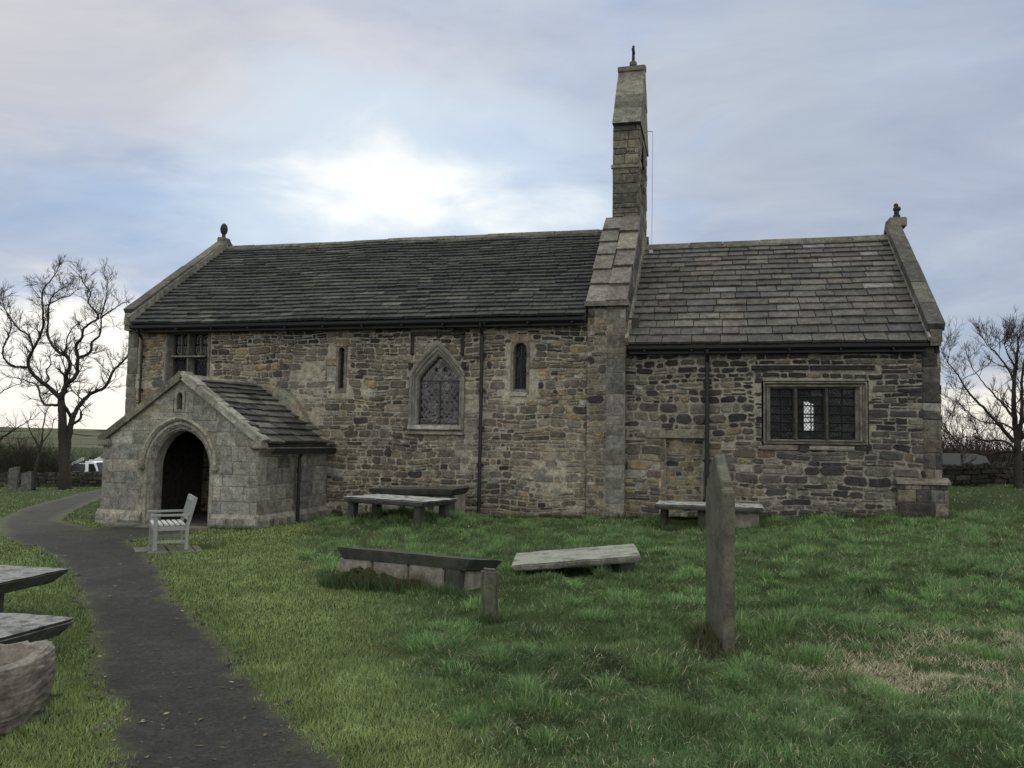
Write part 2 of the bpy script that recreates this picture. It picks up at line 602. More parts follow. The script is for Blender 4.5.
def path_mat():
    m, n, b = new_mat('mossy_tarmac')
    g = n.node('ShaderNodeNewGeometry')
    p = g.outputs['Position']
    grit = n.noise(p, 42, 6, 0.85)
    mid = n.noise(p, 9, 6, 0.7)
    big = n.noise(p, 0.9, 5, 0.65, 0.4)
    c = n.ramp(big, (0.35, (0.0095, 0.0094, 0.0076)), (0.65, (0.022, 0.0212, 0.0165)))
    c = n.mix(1.0, c, n.ramp(grit, (0.38, 0.22), (0.64, 2.2)), 'MULTIPLY')
    c = n.mix(1.0, c, n.ramp(mid, (0.3, 0.55), (0.7, 1.45)), 'MULTIPLY')
    at_ = n.node('ShaderNodeAttribute', attribute_name='col')
    sp = n.node('ShaderNodeSeparateColor')
    n.l.new(at_.outputs['Color'], sp.inputs[0])
    edge = n.math('ADD', sp.outputs[0], n.math('MULTIPLY', n.math('SUBTRACT', n.noise(p, 3.2, 6, 0.75), 0.5), 1.6))
    moss = n.step(edge, 0.25, 0.80)
    c = n.mix(n.math('MULTIPLY', moss, 0.75), c, n.mix(n.noise(p, 25, 4, 0.7), (0.028, 0.034, 0.010), (0.085, 0.092, 0.030)))
    fl = n.step(n.noise(p, 34, 2, 0.5), 0.72, 0.75)
    c = n.mix(n.math('MULTIPLY', fl, 0.5), c, (0.22, 0.20, 0.16))
    n.l.new(c, b.inputs['Base Color'])
    b.inputs['Roughness'].default_value = 0.8
    b.inputs['Specular IOR Level'].default_value = 0.3
    bp = n.node('ShaderNodeBump')
    bp.inputs['Strength'].default_value = 0.7
    bp.inputs['Distance'].default_value = 0.012
    n.l.new(n.math('ADD', grit, mid), bp.inputs['Height'])
    n.l.new(bp.outputs[0], b.inputs['Normal'])
    return m


M_SOIL = soil_mat()
M_PATH = path_mat()


# ------------------------------------------------------------------ ground, path, hill
def grid_mesh(name, xs, ys, zf, mat, mask=None, colf=None, kind='structure'):
    X, Y = np.meshgrid(xs, ys)
    Z = zf(X, Y)
    V = np.stack([X.ravel(), Y.ravel(), Z.ravel()], 1)
    nx, ny = len(xs), len(ys)
    i = (np.arange(ny - 1)[:, None] * nx + np.arange(nx - 1)[None, :]).ravel()
    F = np.stack([i, i + 1, i + nx + 1, i + nx], 1)
    if mask is not None:
        cxs = V[F].mean(1)
        F = F[mask(cxs[:, 0], cxs[:, 1])]
        used = np.unique(F)
        remap = np.zeros(len(V), dtype=int); remap[used] = np.arange(len(used))
        V = V[used]; F = remap[F]
    me = bpy.data.meshes.new(name)
    me.from_pydata(V.tolist(), [], F.tolist())
    me.materials.append(mat)
    if colf is not None:
        c = np.ones((len(V), 4), dtype=np.float32)
        c[:, 0] = colf(V[:, 0], V[:, 1])
        ca = me.color_attributes.new('col', 'FLOAT_COLOR', 'POINT')
        ca.data.foreach_set('color', c.ravel())
    me.polygons.foreach_set('use_smooth', [True] * len(me.polygons))
    o = bpy.data.objects.new(name, me)
    COL.objects.link(o)
    o['kind'] = kind
    return o


def spread(lo, hi, step, far, growth=1.25):
    a = list(np.arange(lo, hi + 1e-6, step))
    s = step; x = lo; left = []
    while x > -far:
        s *= growth; x -= s; left.append(x)
    s = step; x = a[-1]; right = []
    while x < far:
        s *= growth; x += s; right.append(x)
    return np.array(left[::-1] + a + right)


grid_mesh('ground', spread(-31, 13, 0.14, 1200), spread(-6, 31, 0.14, 1500), ground, M_SOIL)
grid_mesh('path', np.arange(-22, 0.6, 0.05), np.arange(1.4, 26.5, 0.05), lambda x, y: gbase(x, y) + 0.006 + 0.006 * fbm(x * 3, y * 3, 50),
          M_PATH, mask=lambda x, y: (pathd(x, y) < 0.03) & ~((x > -10.86) & (x < -7.7) & (y > 12.9)),
          colf=lambda x, y: sstep(-0.28, 0.05, pathd(x, y)) * 0.62 + sstep(9.5, 11.5, y) * 0.35)

m, n, b = new_mat('far_fields')
g = n.node('ShaderNodeNewGeometry')
p = n.scalevec(g.outputs['Position'], (1, 0.6, 1))
fld = n.node('ShaderNodeTexVoronoi')
fld.inputs['Scale'].default_value = 0.018
n.l.new(p, fld.inputs['Vector'])
fc = n.ramp(n.noise(p, 0.03, 4, 0.6), (0.35, (0.085, 0.094, 0.066)), (0.6, (0.115, 0.122, 0.086)), (0.75, (0.085, 0.08, 0.062)))
fv = n.node('ShaderNodeSeparateColor')
n.l.new(fld.outputs['Color'], fv.inputs[0])
fc = n.mix(n.math('MULTIPLY', n.step(fv.outputs[0], 0.45, 0.55), 0.6), fc, (0.105, 0.098, 0.068))
fe = n.node('ShaderNodeTexVoronoi', feature='DISTANCE_TO_EDGE')
fe.inputs['Scale'].default_value = 0.018
n.l.new(p, fe.inputs['Vector'])
fc = n.mix(n.math('SUBTRACT', 1.0, n.step(fe.outputs['Distance'], 0.01, 0.035)), fc, (0.030, 0.032, 0.022))
n.l.new(fc, b.inputs['Base Color'])
b.inputs['Roughness'].default_value = 1.0
b.inputs['Specular IOR Level'].default_value = 0.0


def hill_z(x, y):
    crest = 3.0 - 0.006 * (x + 150) + 1.0 * (fbm(x * 0.006, y * 0 + 3, 71) - 0.5)
    t = sstep(75, 430, y)
    return -2.4 + (crest + 2.4) * t - sstep(450, 700, y) * 8


grid_mesh('hill', np.linspace(-700, 700, 90), np.linspace(70, 800, 60), hill_z, m)


# ------------------------------------------------------------------ masonry builders
def pick(r, table):
    t = r.random() * sum(a for a, _ in table)
    for a, c in table:
        t -= a
        if t <= 0:
            break
    k = r.uniform(0.78, 1.25)
    return (c[0] * k * r.uniform(.95, 1.05), c[1] * k, c[2] * k * r.uniform(.95, 1.05))


def stone_poly(mb, pts, frame, d0, prot, col, m, r, dome=0.25):
    """one dressed or rubble stone standing out of the wall face"""
    n_ = len(pts)
    cu = sum(p[0] for p in pts) / n_; cv = sum(p[1] for p in pts) / n_
    loops = []
    for inset, d in ((0.0, d0), (0.03, prot * 0.72), (dome, prot)):
        lp = []
        for (u, v) in pts:
            k = inset * r.uniform(0.7, 1.3)
            lp.append(mb.vert(frame(u + (cu - u) * k, v + (cv - v) * k, d + (r.uniform(-1, 1) * prot * 0.14 if inset else 0)), col))
        loops.append(lp)
    for A, B in zip(loops[:-1], loops[1:]):
        for k in range(n_):
            k2 = (k + 1) % n_
            mb.face((A[k], A[k2], B[k2], B[k]), m)
    ctr = mb.vert(frame(cu, cv, prot * r.uniform(0.9, 1.15)), col)
    L = loops[-1]
    for k in range(n_):
        mb.face((L[k], L[(k + 1) % n_], ctr), m)


def cell_pts(u0, u1, v0, v1, j, rnd, r):
    """outline of a stone: a rectangle with worn, irregular corners"""
    w_, h_ = u1 - u0, v1 - v0
    c = rnd * min(w_, h_)
    q = lambda a: r.uniform(-j, j) * a
    pts = []
    for (x, y, sx, sy) in ((u0, v0, 1, 1), (u1, v0, -1, 1), (u1, v1, -1, -1), (u0, v1, 1, -1)):
        a = c * r.uniform(0.5, 1.5); b_ = c * r.uniform(0.5, 1.5)
        e1 = (x, y + sy * b_); e2 = (x + sx * a, y)
        mid = (x + sx * a * 0.3, y + sy * b_ * 0.3)
        trio = [e1, mid, e2] if sx * sy > 0 else [e2, mid, e1]
        pts += [(px + q(1), py + q(1) * .8) for px, py in trio]
    out = []
    # long sides get a middle point
    for k in range(12):
        out.append(pts[k])
        if k % 3 == 2:
            nx_ = pts[(k + 1) % 12]
            out.append(((pts[k][0] + nx_[0]) / 2 + q(.8), (pts[k][1] + nx_[1]) / 2 + q(.8)))
    return out


def rubble(mb, u0, u1, v0, v1, frame, keep, push, colf, r, hr=(.10, .22), wr=(.14, .42), joint=0.014, prot=(.008, .03), m=0, jit=0.015, rnd=0.30, warp=0.07, split=0.30, smear=None):
    v = v0
    while v < v1:
        h = min(r.uniform(*hr), max(v1 - v, hr[0] * 0.7))
        u = u0 - r.uniform(0, .2)
        while u < u1:
            w_ = r.uniform(*wr) * (0.7 + 0.6 * (h - hr[0]) / (hr[1] - hr[0] + 1e-6))
            if r.random() < 0.15:
                w_ *= 1.6
            cells = []
            if r.random() < split and h > hr[0] * 1.3:
                s = r.uniform(.35, .65)
                cells = [(u, u + w_, v, v + h * s), (u, u + w_, v + h * s, v + h)]
                if r.random() < .4:
                    k = r.uniform(.35, .65)
                    a = cells.pop(r.randint(0, 1))
                    cells += [(u, u + w_ * k, a[2], a[3]), (u + w_ * k, u + w_, a[2], a[3])]
            else:
                cells = [(u, u + w_, v, v + h)]
            for (a, b_, c, d) in cells:
                cu, cv = (a + b_) / 2, (c + d) / 2
                a = max(a, u0); b_ = min(b_, u1); d = min(d, v1)
                if b_ - a < 0.05 or d - c < 0.04:
                    continue
                if not keep(cu, cv) or not keep((a + b_) / 2, cv):
                    continue
                j = joint * r.uniform(.6, 1.5)
                pts = cell_pts(a + j / 2, b_ - j / 2, c + j / 2, d - j / 2, jit, rnd, r)
                wp = []
                for (x, y) in pts:
                    x2 = x + warp * 0.8 * mnoise.noise((x * 1.3, y * 1.3, 3.3)); y2 = y + warp * mnoise.noise((x * 1.1, y * 1.6, 8.8))
                    x2 = min(max(x2, u0), u1); y2 = min(max(y2, v0), v1)
                    wp.append(push(x2, y2))
                pr = r.uniform(*prot)
                if smear is not None:
                    s_ = smear(cu, cv)
                    if s_ > 0.75 and r.random() < 0.4:
                        continue
                    pr *= (1 - 0.75 * s_)
                cc_ = colf(cu, cv, r)
                if smear is not None:
                    k_ = .7 * smear(cu, cv)
                    cc_ = tuple(a_ * (1 - k_) + b__ * k_ for a_, b__ in zip(cc_, (.165, .155, .132)))
                stone_poly(mb, wp, frame, -0.012, max(pr, 0.003), cc_, m, r, dome=r.uniform(.14, .3))
            u += w_
        v += h


def ashlar(mb, u0, u1, v0, v1, frame, keep, push, colf, r, h=(.2, .3), wr=(.3, .6), joint=.006, prot=(.006, .014), m=0, jit=.004):
    rubble(mb, u0, u1, v0, v1, frame, keep, push, colf, r, hr=h, wr=wr, joint=joint, prot=prot, m=m, jit=jit, rnd=0.06, warp=0.012, split=0.08)


def wall_face(mb, u0, u1, v0, v1, frame, hole, depth, c, m=0, step=0.05, topf=None):
    """front skin of a wall with openings cut through it, and the sides of the openings"""
    nu = int(round((u1 - u0) / step)); nv = int(round((v1 - v0) / step))
    us = [u0 + (u1 - u0) * k / nu for k in range(nu + 1)]
    vs = [v0 + (v1 - v0) * k / nv for k in range(nv + 1)]
    solid = [[not hole((us[i] + us[i + 1]) / 2, (vs[j] + vs[j + 1]) / 2) for j in range(nv)] for i in range(nu)]
    vid = {}

    def V(i, j):
        if (i, j) not in vid:
            u, v = us[i], vs[j]
            dd = 0.012 * mnoise.noise((u * 2.5, v * 2.5, 1.0)) + 0.006 * mnoise.noise((u * 9, v * 9, 4.0))
            vid[(i, j)] = mb.vert(frame(u, v, dd - 0.004), c)
        return vid[(i, j)]
    for i in range(nu):
        for j in range(nv):
            if solid[i][j]:
                mb.face((V(i, j), V(i + 1, j), V(i + 1, j + 1), V(i, j + 1)), m)
            else:
                for di, dj, a, b_ in ((-1, 0, (i, j + 1), (i, j)), (1, 0, (i + 1, j), (i + 1, j + 1)), (0, -1, (i, j), (i + 1, j)), (0, 1, (i + 1, j + 1), (i, j + 1))):
                    ii, jj = i + di, j + dj
                    if 0 <= ii < nu and 0 <= jj < nv and solid[ii][jj]:
                        pa = frame(us[a[0]], vs[a[1]], 0); pb = frame(us[b_[0]], vs[b_[1]], 0)
                        qa = frame(us[a[0]], vs[a[1]], -depth); qb = frame(us[b_[0]], vs[b_[1]], -depth)
                        mb.poly([pa, pb, qb, qa], c, m)


def free(u, v):
    return (u, v)


def slates(mb, frame, s_len, urange, course, wr, cols, r, thick=0.022, jit=0.008, m=0, sag=0.0):
    """courses of stone slates lapping up a roof slope; frame(u, s, n) maps along, up-slope, out"""
    s = 0.0
    k = 0
    nrow = len(course)
    for row, ex in enumerate(course):
        ua, ub = urange(s + ex * .5)
        u = ua - r.uniform(0, .2)
        while u < ub - 0.03:
            w_ = r.uniform(*wr)
            a, b_ = max(u, ua), min(u + w_, ub)
            if ub - b_ < 0.12:
                b_ = ub
            if b_ - a > 0.04:
                gap = 0.007
                base = pick(r, cols)
                lo = s + r.uniform(-jit, jit) * 1.2
                hi = s + ex * 1.25
                t = thick * r.uniform(.7, 1.35)
                lift = r.uniform(0, .010)
                tilt = r.uniform(-.008, .008)
                nseg = max(1, int((b_ - a) / .14))
                top0, bot0, top1 = [], [], []
                for q in range(nseg + 1):
                    uu = a + gap + (b_ - a - 2 * gap) * q / nseg
                    e = lo + r.uniform(-jit, jit) * .6
                    tt = tilt * (q / nseg - .5)
                    sg = sag * mnoise.noise((uu * .35, s * .5, 2.2))
                    top0.append(mb.vert(frame(uu, e, t + .030 + lift + tt + sg), base))
                    bot0.append(mb.vert(frame(uu, e, .012 + tt + sg), base))
                    top1.append(mb.vert(frame(uu, hi, t * .55 + sg), base))
                for q in range(nseg):
                    mb.face((bot0[q], bot0[q + 1], top0[q + 1], top0[q]), m)
                    mb.face((top0[q], top0[q + 1], top1[q + 1], top1[q]), m)
                mb.face((bot0[0], top0[0], top1[0]), m)
                mb.face((bot0[-1], top1[-1], top0[-1]), m)
            u += w_
        s += ex

# ------------------------------------------------------------------ the church
church = empty('stone_church', (-4.5, 18.6, 0.0), 0, 'old rubble stone church with slate roofs, arched porch and a slim bellcote', 'church')
CO = Vector((4.5, -18.6, 0.0))


def put(o, parent=None):
    """parent a mesh modelled in world coordinates to the church (or to one of its parts)"""
    if parent is None:
        o.parent = church
        o.location = CO
    else:
        o.parent = parent
    return o


YN, YC = 15.5, 15.62                 # south faces of nave and chancel
NX0, NX1, NZ = -12.58, -2.42, 3.92
CX0, CX1, CZ = -1.72, 3.69, 3.42
YB = 22.1                            # north faces
fN = lambda u, v, d: (u, YN - d, v)
fC = lambda u, v, d: (u, YC - d, v)

# openings --------------------------------------------------------
def pointed(cx, hw, zb, zs, za, n_=7, bulge=0.06):
    """outline of a pointed opening, counter-clockwise from bottom left"""
    L = [(cx - hw, zb), (cx + hw, zb), (cx + hw, (zb + zs) / 2)]
    for k in range(n_ + 1):
        t = k / n_
        b_ = bulge * math.sin(math.pi * t)
        L.append((cx + hw * (1 - t) + b_ * .7, zs + (za - zs) * t + b_ * .7))
    for k in range(1, n_ + 1):
        t = 1 - k / n_
        b_ = bulge * math.sin(math.pi * t)
        L.append((cx - hw * (1 - t) - b_ * .7, zs + (za - zs) * t + b_ * .7))
    L.append((cx - hw, (zb + zs) / 2))
    return L


def inpoly(u, v, L):
    c = False
    j = len(L) - 1
    for i in range(len(L)):
        if (L[i][1] > v) != (L[j][1] > v) and u < (L[j][0] - L[i][0]) * (v - L[i][1]) / (L[j][1] - L[i][1]) + L[i][0]:
            c = not c
        j = i
    return c


def archway(cx, hw, zb, zs, za, n_=9):
    # round arch with a slight point
    L = [(cx - hw, zb), (cx + hw, zb), (cx + hw, (zb + zs) / 2)]
    H = za - zs
    up = lambda t: zs + H * (.86 * math.sin(t) + .14 * t / (math.pi / 2))
    for k in range(n_ + 1):
        t = math.pi / 2 * k / n_
        L.append((cx + hw * math.cos(t), up(t)))
    for k in range(1, n_ + 1):
        t = math.pi / 2 * (1 - k / n_)
        L.append((cx - hw * math.cos(t), up(t)))
    L.append((cx - hw, (zb + zs) / 2))
    return L


def roundtop(cx, hw, zb, zt, n_=8):
    L = [(cx - hw, zb), (cx + hw, zb)]
    for k in range(n_ + 1):
        a = math.pi * k / n_
        L.append((cx + hw * math.cos(a), zt - hw + hw * math.sin(a)))
    return L


W1O = pointed(-5.42, .575, 1.74, 2.93, 3.58, 7, .028)
W1M = pointed(-5.42, .50, 1.80, 2.88, 3.44, 7, .028)
W1I = pointed(-5.41, .425, 1.90, 2.78, 3.25, 7, .028)
LAN1 = roundtop(-7.49, .065, 2.58, 3.45)
LAN2 = roundtop(-3.74, .13, 2.56, 3.50)
W0 = [(-11.56, 2.72), (-10.60, 2.72), (-10.60, 3.86), (-11.56, 3.86)]
CW = [(.74, 1.62), (2.54, 1.62), (2.54, 2.77), (.74, 2.77)]
CWI = [(.89, 1.72), (2.33, 1.72), (2.33, 2.63), (.89, 2.63)]
BD = [(-.97, 0.1), (-.29, 0.1), (-.29, 1.7), (-.97, 1.7)]


def pusher(polys, margin=0.01):
    def f(u, v):
        for L in polys:
            if inpoly(u, v, L):
                best = None
                for i in range(len(L)):
                    (ax, ay), (bx, by) = L[i], L[(i + 1) % len(L)]
                    dx, dy = bx - ax, by - ay
                    q = dx * dx + dy * dy
                    if q < 1e-12:
                        continue
                    t = max(0, min(1, ((u - ax) * dx + (v - ay) * dy) / q))
                    px, py = ax + dx * t, ay + dy * t
                    d_ = (px - u) ** 2 + (py - v) ** 2
                    if best is None or d_ < best[0]:
                        best = (d_, px, py)
                u, v = best[1], best[2]
        return (u, v)
    return f


def keeper(polys):
    return lambda u, v: not any(inpoly(u, v, L) for L in polys)


# stone colours ----------------------------------------------------
NAVE = [(38, (.105, .093, .072)), (22, (.074, .066, .053)), (14, (.155, .14, .112)), (14, (.036, .034, .032)), (9, (.165, .128, .08)), (4, (.22, .217, .20)), (4, (.088, .068, .056))]
OCHRE = [(40, (.19, .155, .10)), (25, (.17, .14, .10)), (20, (.14, .125, .10)), (8, (.25, .19, .11)), (10, (.075, .065, .052))]
RUST = [(30, (.23, .155, .088)), (25, (.20, .145, .09)), (25, (.15, .12, .085)), (10, (.30, .20, .10))]
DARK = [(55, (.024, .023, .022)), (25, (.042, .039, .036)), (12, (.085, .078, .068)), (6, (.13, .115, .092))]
CHAN = [(34, (.085, .079, .069)), (26, (.056, .052, .048)), (16, (.12, .111, .094)), (16, (.035, .033, .032)), (4, (.125, .10, .07)), (5, (.16, .155, .14))]
PALE = [(40, (.150, .145, .126)), (25, (.132, .127, .11)), (15, (.112, .107, .092)), (8, (.18, .175, .156)), (4, (.145, .128, .10))]


def col_nave(u, v, r):
    z = mnoise.noise((u * .5, v * .6, 4))
    if u < -11.6:
        return pick(r, RUST if r.random() < .75 else NAVE)
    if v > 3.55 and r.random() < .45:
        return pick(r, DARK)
    if -3.7 < u < -2.3 and r.random() < (.68 if v < 2.5 else .3):
        return pick(r, OCHRE)
    if z > .38 and r.random() < .3:
        return pick(r, OCHRE)
    return pick(r, NAVE)


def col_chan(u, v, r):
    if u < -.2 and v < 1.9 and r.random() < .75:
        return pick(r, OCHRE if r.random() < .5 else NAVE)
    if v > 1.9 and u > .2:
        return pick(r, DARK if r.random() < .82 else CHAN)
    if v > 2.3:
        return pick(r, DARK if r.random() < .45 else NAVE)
    return pick(r, CHAN if u > .6 else (NAVE if r.random() < .6 else CHAN))


def smear_n(u, v):
    return max(0.0, min(1.0, (mnoise.noise((u * .9, v * 1.1, 7.7)) - .05) * 2.6))


r1 = random.Random(11)
mb = MB()
grow = lambda L, e: [(p[0] + e * (1 if p[0] > sum(q[0] for q in L) / len(L) else -1), p[1] + e * (1 if p[1] > sum(q[1] for q in L) / len(L) else -1)) for p in L]
holesN = [W1M, grow(LAN1, .03), grow(LAN2, .03), W0]
wall_face(mb, NX0, NX1 + .1, -0.5, NZ, fN, lambda u, v: any(inpoly(u, v, L) for L in holesN), .35, (.25, .234, .19), m=1)
keepN = [W1O, grow(LAN1, .055), grow(LAN2, .055), [(-11.66, 2.62), (-10.5, 2.62), (-10.5, 3.9), (-11.66, 3.9)]]
keepW = keepN + [grow(LAN1, .16), grow(LAN2, .13)]
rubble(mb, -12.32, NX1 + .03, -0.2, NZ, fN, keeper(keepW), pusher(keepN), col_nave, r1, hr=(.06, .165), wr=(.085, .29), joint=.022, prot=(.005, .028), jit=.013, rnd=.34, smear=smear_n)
# hidden walls of the nave: west, north, and the west end's long quoins
c0 = (.15, .13, .105)
mb.poly([(NX0, YN, -.6), (NX0, YN, NZ + .1), (NX0, 18.8, 6.5), (NX0, YB, NZ + .1), (NX0, YB, -.6)], c0, 1)
mb.poly([(NX0, YB, -.6), (NX0, YB, NZ), (NX1, YB, NZ), (NX1, YB, -.6)], c0, 1)
ashlar(mb, NX0 - .01, -12.33, -0.2, 4.1, fN, lambda u, v: True, free, lambda u, v, r: pick(r, PALE if v > .5 else NAVE), r1, h=(.2, .34), wr=(.2, .4), prot=(.012, .022))
fWq = lambda u, v, d: (NX0 - d, u, v)
rubble(mb, YN, 18.0, -.2, 4.0, fWq, lambda u, v: True, free, lambda u, v, r: pick(r, NAVE), r1, hr=(.14, .24), wr=(.2, .5))
put(mb.build('nave_wall', [M_STONE, M_MORTAR]))

# chancel wall ------------------------------------------------------
mb = MB()
holesC = [CW, BD]
wall_face(mb, CX0 - .1, CX1, -0.3, CZ, fC, lambda u, v: any(inpoly(u, v, L) for L in holesC), .35, (.205, .19, .158), m=1)
LINT = [(-1.36, 1.70), (-.27, 1.70), (-.27, 1.86), (-1.36, 1.86)]
keepC = [CW, BD, LINT, [(.55, 2.95), (2.66, 2.95), (2.66, 3.06), (.55, 3.06)]]
jt = lambda a, b_: (lambda u, v, r: None)
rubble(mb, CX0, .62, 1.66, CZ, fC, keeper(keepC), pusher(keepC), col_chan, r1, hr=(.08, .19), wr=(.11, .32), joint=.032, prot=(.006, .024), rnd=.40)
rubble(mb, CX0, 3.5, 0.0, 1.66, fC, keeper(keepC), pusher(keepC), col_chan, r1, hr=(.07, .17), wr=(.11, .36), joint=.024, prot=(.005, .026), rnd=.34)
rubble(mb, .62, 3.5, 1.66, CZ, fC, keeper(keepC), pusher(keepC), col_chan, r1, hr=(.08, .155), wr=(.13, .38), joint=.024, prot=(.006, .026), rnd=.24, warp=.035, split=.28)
# black string of stone above the window and the long pale lintel over the walled-up doorway
for (a, b_, c_, d_, cc) in ((.56, 1.55, 2.965, 3.045, (.02, .02, .02)), (1.56, 2.65, 2.96, 3.04, (.022, .021, .02)), (-1.35, -.25, 1.705, 1.855, (.155, .14, .11))):
    stone_poly(mb, cell_pts(a, b_, c_, d_, .004, .08, r1), fC, -.01, .045, cc, 0, r1, .06)
# infill of the doorway lies back from the wall face
fD = lambda u, v, d: (u, YC + .0 - d, v)
# ashlar quoins at the east end
ashlar(mb, 3.40, CX1, .2, 3.60, fC, lambda u, v: True, free, lambda u, v, r: pick(r, CHAN if r.random() < .6 else NAVE), r1, h=(.22, .34), wr=(.3, .4), prot=(.018, .028))
fE = lambda u, v, d: (CX1 + d, u, v)
mb.poly([(CX1, YC, -.3), (CX1, YB, -.3), (CX1, YB, CZ + .1), (CX1, 18.95, 6.1), (CX1, YC, CZ + .1)], (.16, .145, .12), 1)
rubble(mb, YC, YB, .0, 3.6, fE, lambda u, v: True, free, lambda u, v, r: pick(r, CHAN), r1, hr=(.14, .22), wr=(.2, .5))
NWIN = roundtop(2.15, .135, 1.98, 2.74)
fNo = lambda u, v, d: (u, YB + d, v)
wall_face(mb, CX0, CX1, -.3, CZ, fNo, lambda u, v: inpoly(u, v, NWIN), .3, (.13, .115, .09), m=1)
put(mb.build('chancel_wall', [M_STONE, M_MORTAR]))

mb = MB()
rubble(mb, -.965, -.295, .05, 1.695, lambda u, v, d: (u, YC + .115 - d * .6, v), lambda u, v: True, free, lambda u, v, r: pick(r, OCHRE if r.random() < .5 else NAVE), r1, hr=(.07, .13), wr=(.1, .26), prot=(.006, .016), joint=.012)
mb.box((-1.0, YC + .112, -.1), (-.26, YC + .13, 1.72), (.21, .195, .16))
for u in (-1.04, -.22):
    ashlar(mb, u - .06, u + .06, .1, 1.70, fC, lambda a, b_: True, free, lambda a, b_, r: pick(r, OCHRE if r.random() < .4 else NAVE), r1, h=(.2, .36), wr=(.12, .14), prot=(.012, .02))
o = put(mb.build('blocked_door', M_STONE))
o['label'] = 'low doorway walled up with brown rubble'

# plinth buttress at the east corner ---------------------------------
mb = MB()
ashlar(mb, 2.96, 3.74, .1, .98, lambda u, v, d: (u, YC - .16 - d, v), lambda u, v: True, free, lambda u, v, r: pick(r, CHAN if r.random() < .7 else NAVE), r1, h=(.2, .3), wr=(.25, .5), prot=(.01, .02))
mb.box((2.97, YC - .155, -.3), (3.75, YC + .1, .985), (.13, .12, .10))
mb.prism([(2.94, YC - .20, .985), (2.94, YC + .02, .985), (2.94, YC + .02, 1.10), (2.94, YC - .19, 1.02)], (.85, 0, 0), (.12, .11, .09))
mb.box((CX1, YC, -.3), (CX1 + .06, YB, .985), (.13, .12, .10))
put(mb.build('plinth', M_ASHLAR))

# buttress and bell gable between nave and chancel ---------------------
PX0, PX1, PY = -2.42, -1.70, 15.42
BY0, BY1 = 18.0, 20.0
mb = MB()
cB = (.165, .15, .12)
# body of the cross wall: gable-shaped slab from buttress up to the bellcote
prof = [(PY, -.4), (PY, 4.22), (BY0 + .02, 6.52), (BY1 - .02, 6.52), (YB + .1, 4.2), (YB + .1, -.4)]
mb.prism([(PX0 + .01, y, z) for y, z in prof], (PX1 - PX0 - .02, 0, 0), cB, 1)
fB = lambda u, v, d: (u, PY - d, v)
ashlar(mb, -2.06, PX1, 0.0, 4.2, fB, lambda u, v: True, free, lambda u, v, r: pick(r, PALE), r1, h=(.16, .3), wr=(.3, .5), prot=(.003, .010))
rubble(mb, PX0, -2.06, 0.0, 4.2, fB, lambda u, v: True, free, lambda u, v, r: pick(r, NAVE if r.random() < .6 else (OCHRE if v < 2 else PALE)), r1, hr=(.07, .18), wr=(.1, .3), joint=.02, prot=(.004, .018), smear=smear_n)
fBe = lambda u, v, d: (PX1 + d, u, v)
lim = lambda y: 4.22 + (y - PY) * (6.52 - 4.22) / (BY0 - PY)
ashlar(mb, PY, BY0 + .6, 3.2, 6.5, fBe, lambda u, v: v < lim(u) - .12, free, lambda u, v, r: pick(r, CHAN), r1, h=(.18, .26), wr=(.25, .5), prot=(.006, .012))
fBw = lambda u, v, d: (PX0 - d, u, v)
ashlar(mb, PY, YN, 0, 4.0, fBw, lambda u, v: True, free, lambda u, v, r: pick(r, NAVE), r1, h=(.18, .26), wr=(.1, .2), prot=(.006, .012))
butt = put(mb.build('buttress', [M_ASHLAR, M_MORTAR]))

mb = MB()
sl_ = Vector((0, BY0 - PY, 6.60 - 4.30)); L_ = sl_.length; sl_.normalize()
nr_ = Vector((0, -sl_.z, sl_.y))
def gable_course(x0, x1, lift, nst, r, off):
    s = -.06
    lens = [r.uniform(.8, 1.2) for _ in range(nst)]
    tot = sum(lens)
    for k in range(nst):
        e = (L_ + .02) * lens[k] / tot
        a = Vector((0, PY, 4.24)) + sl_ * s
        b_ = Vector((0, PY, 4.24)) + sl_ * (s + e + .05)
        lf = lift * .62 + r.uniform(-.008, .008)
        cc = pick(r, [(2, (.125, .12, .103)), (2, (.10, .096, .083)), (1, (.15, .145, .125))])
        dx = r.uniform(-.012, .012)
        pts = [(x0 + dx, *(a - nr_ * .05)[1:]), (x0 + dx, *(b_ - nr_ * .05)[1:]), (x0 + dx, *(b_ + nr_ * (lf * .45))[1:]), (x0 + dx, *(a + nr_ * (lf + .018))[1:])]
        mb.prism(pts, (x1 - x0 - .012, 0, 0), cc)
        s += e
gable_course(PX0 - .03, -2.06, .085, 6, r1, 0)
gable_course(-2.06, PX1 + .04, .125, 5, r1, 0)
mb.box((PX0 - .05, PY - .09, 4.16), (PX1 + .06, PY + .1, 4.25), (.13, .12, .10))
put(mb.build('gable_coping', M_ASHLAR))
mb = MB()
mb.prism([(PX0 - .03, BY1, 6.6), (PX0 - .03, YB + .1, 4.3), (PX0 - .03, YB + .1, 4.2), (PX0 - .03, BY1, 6.5)], (PX1 - PX0 + .06, 0, 0), cB)
put(mb.build('rear_coping', M_ASHLAR))

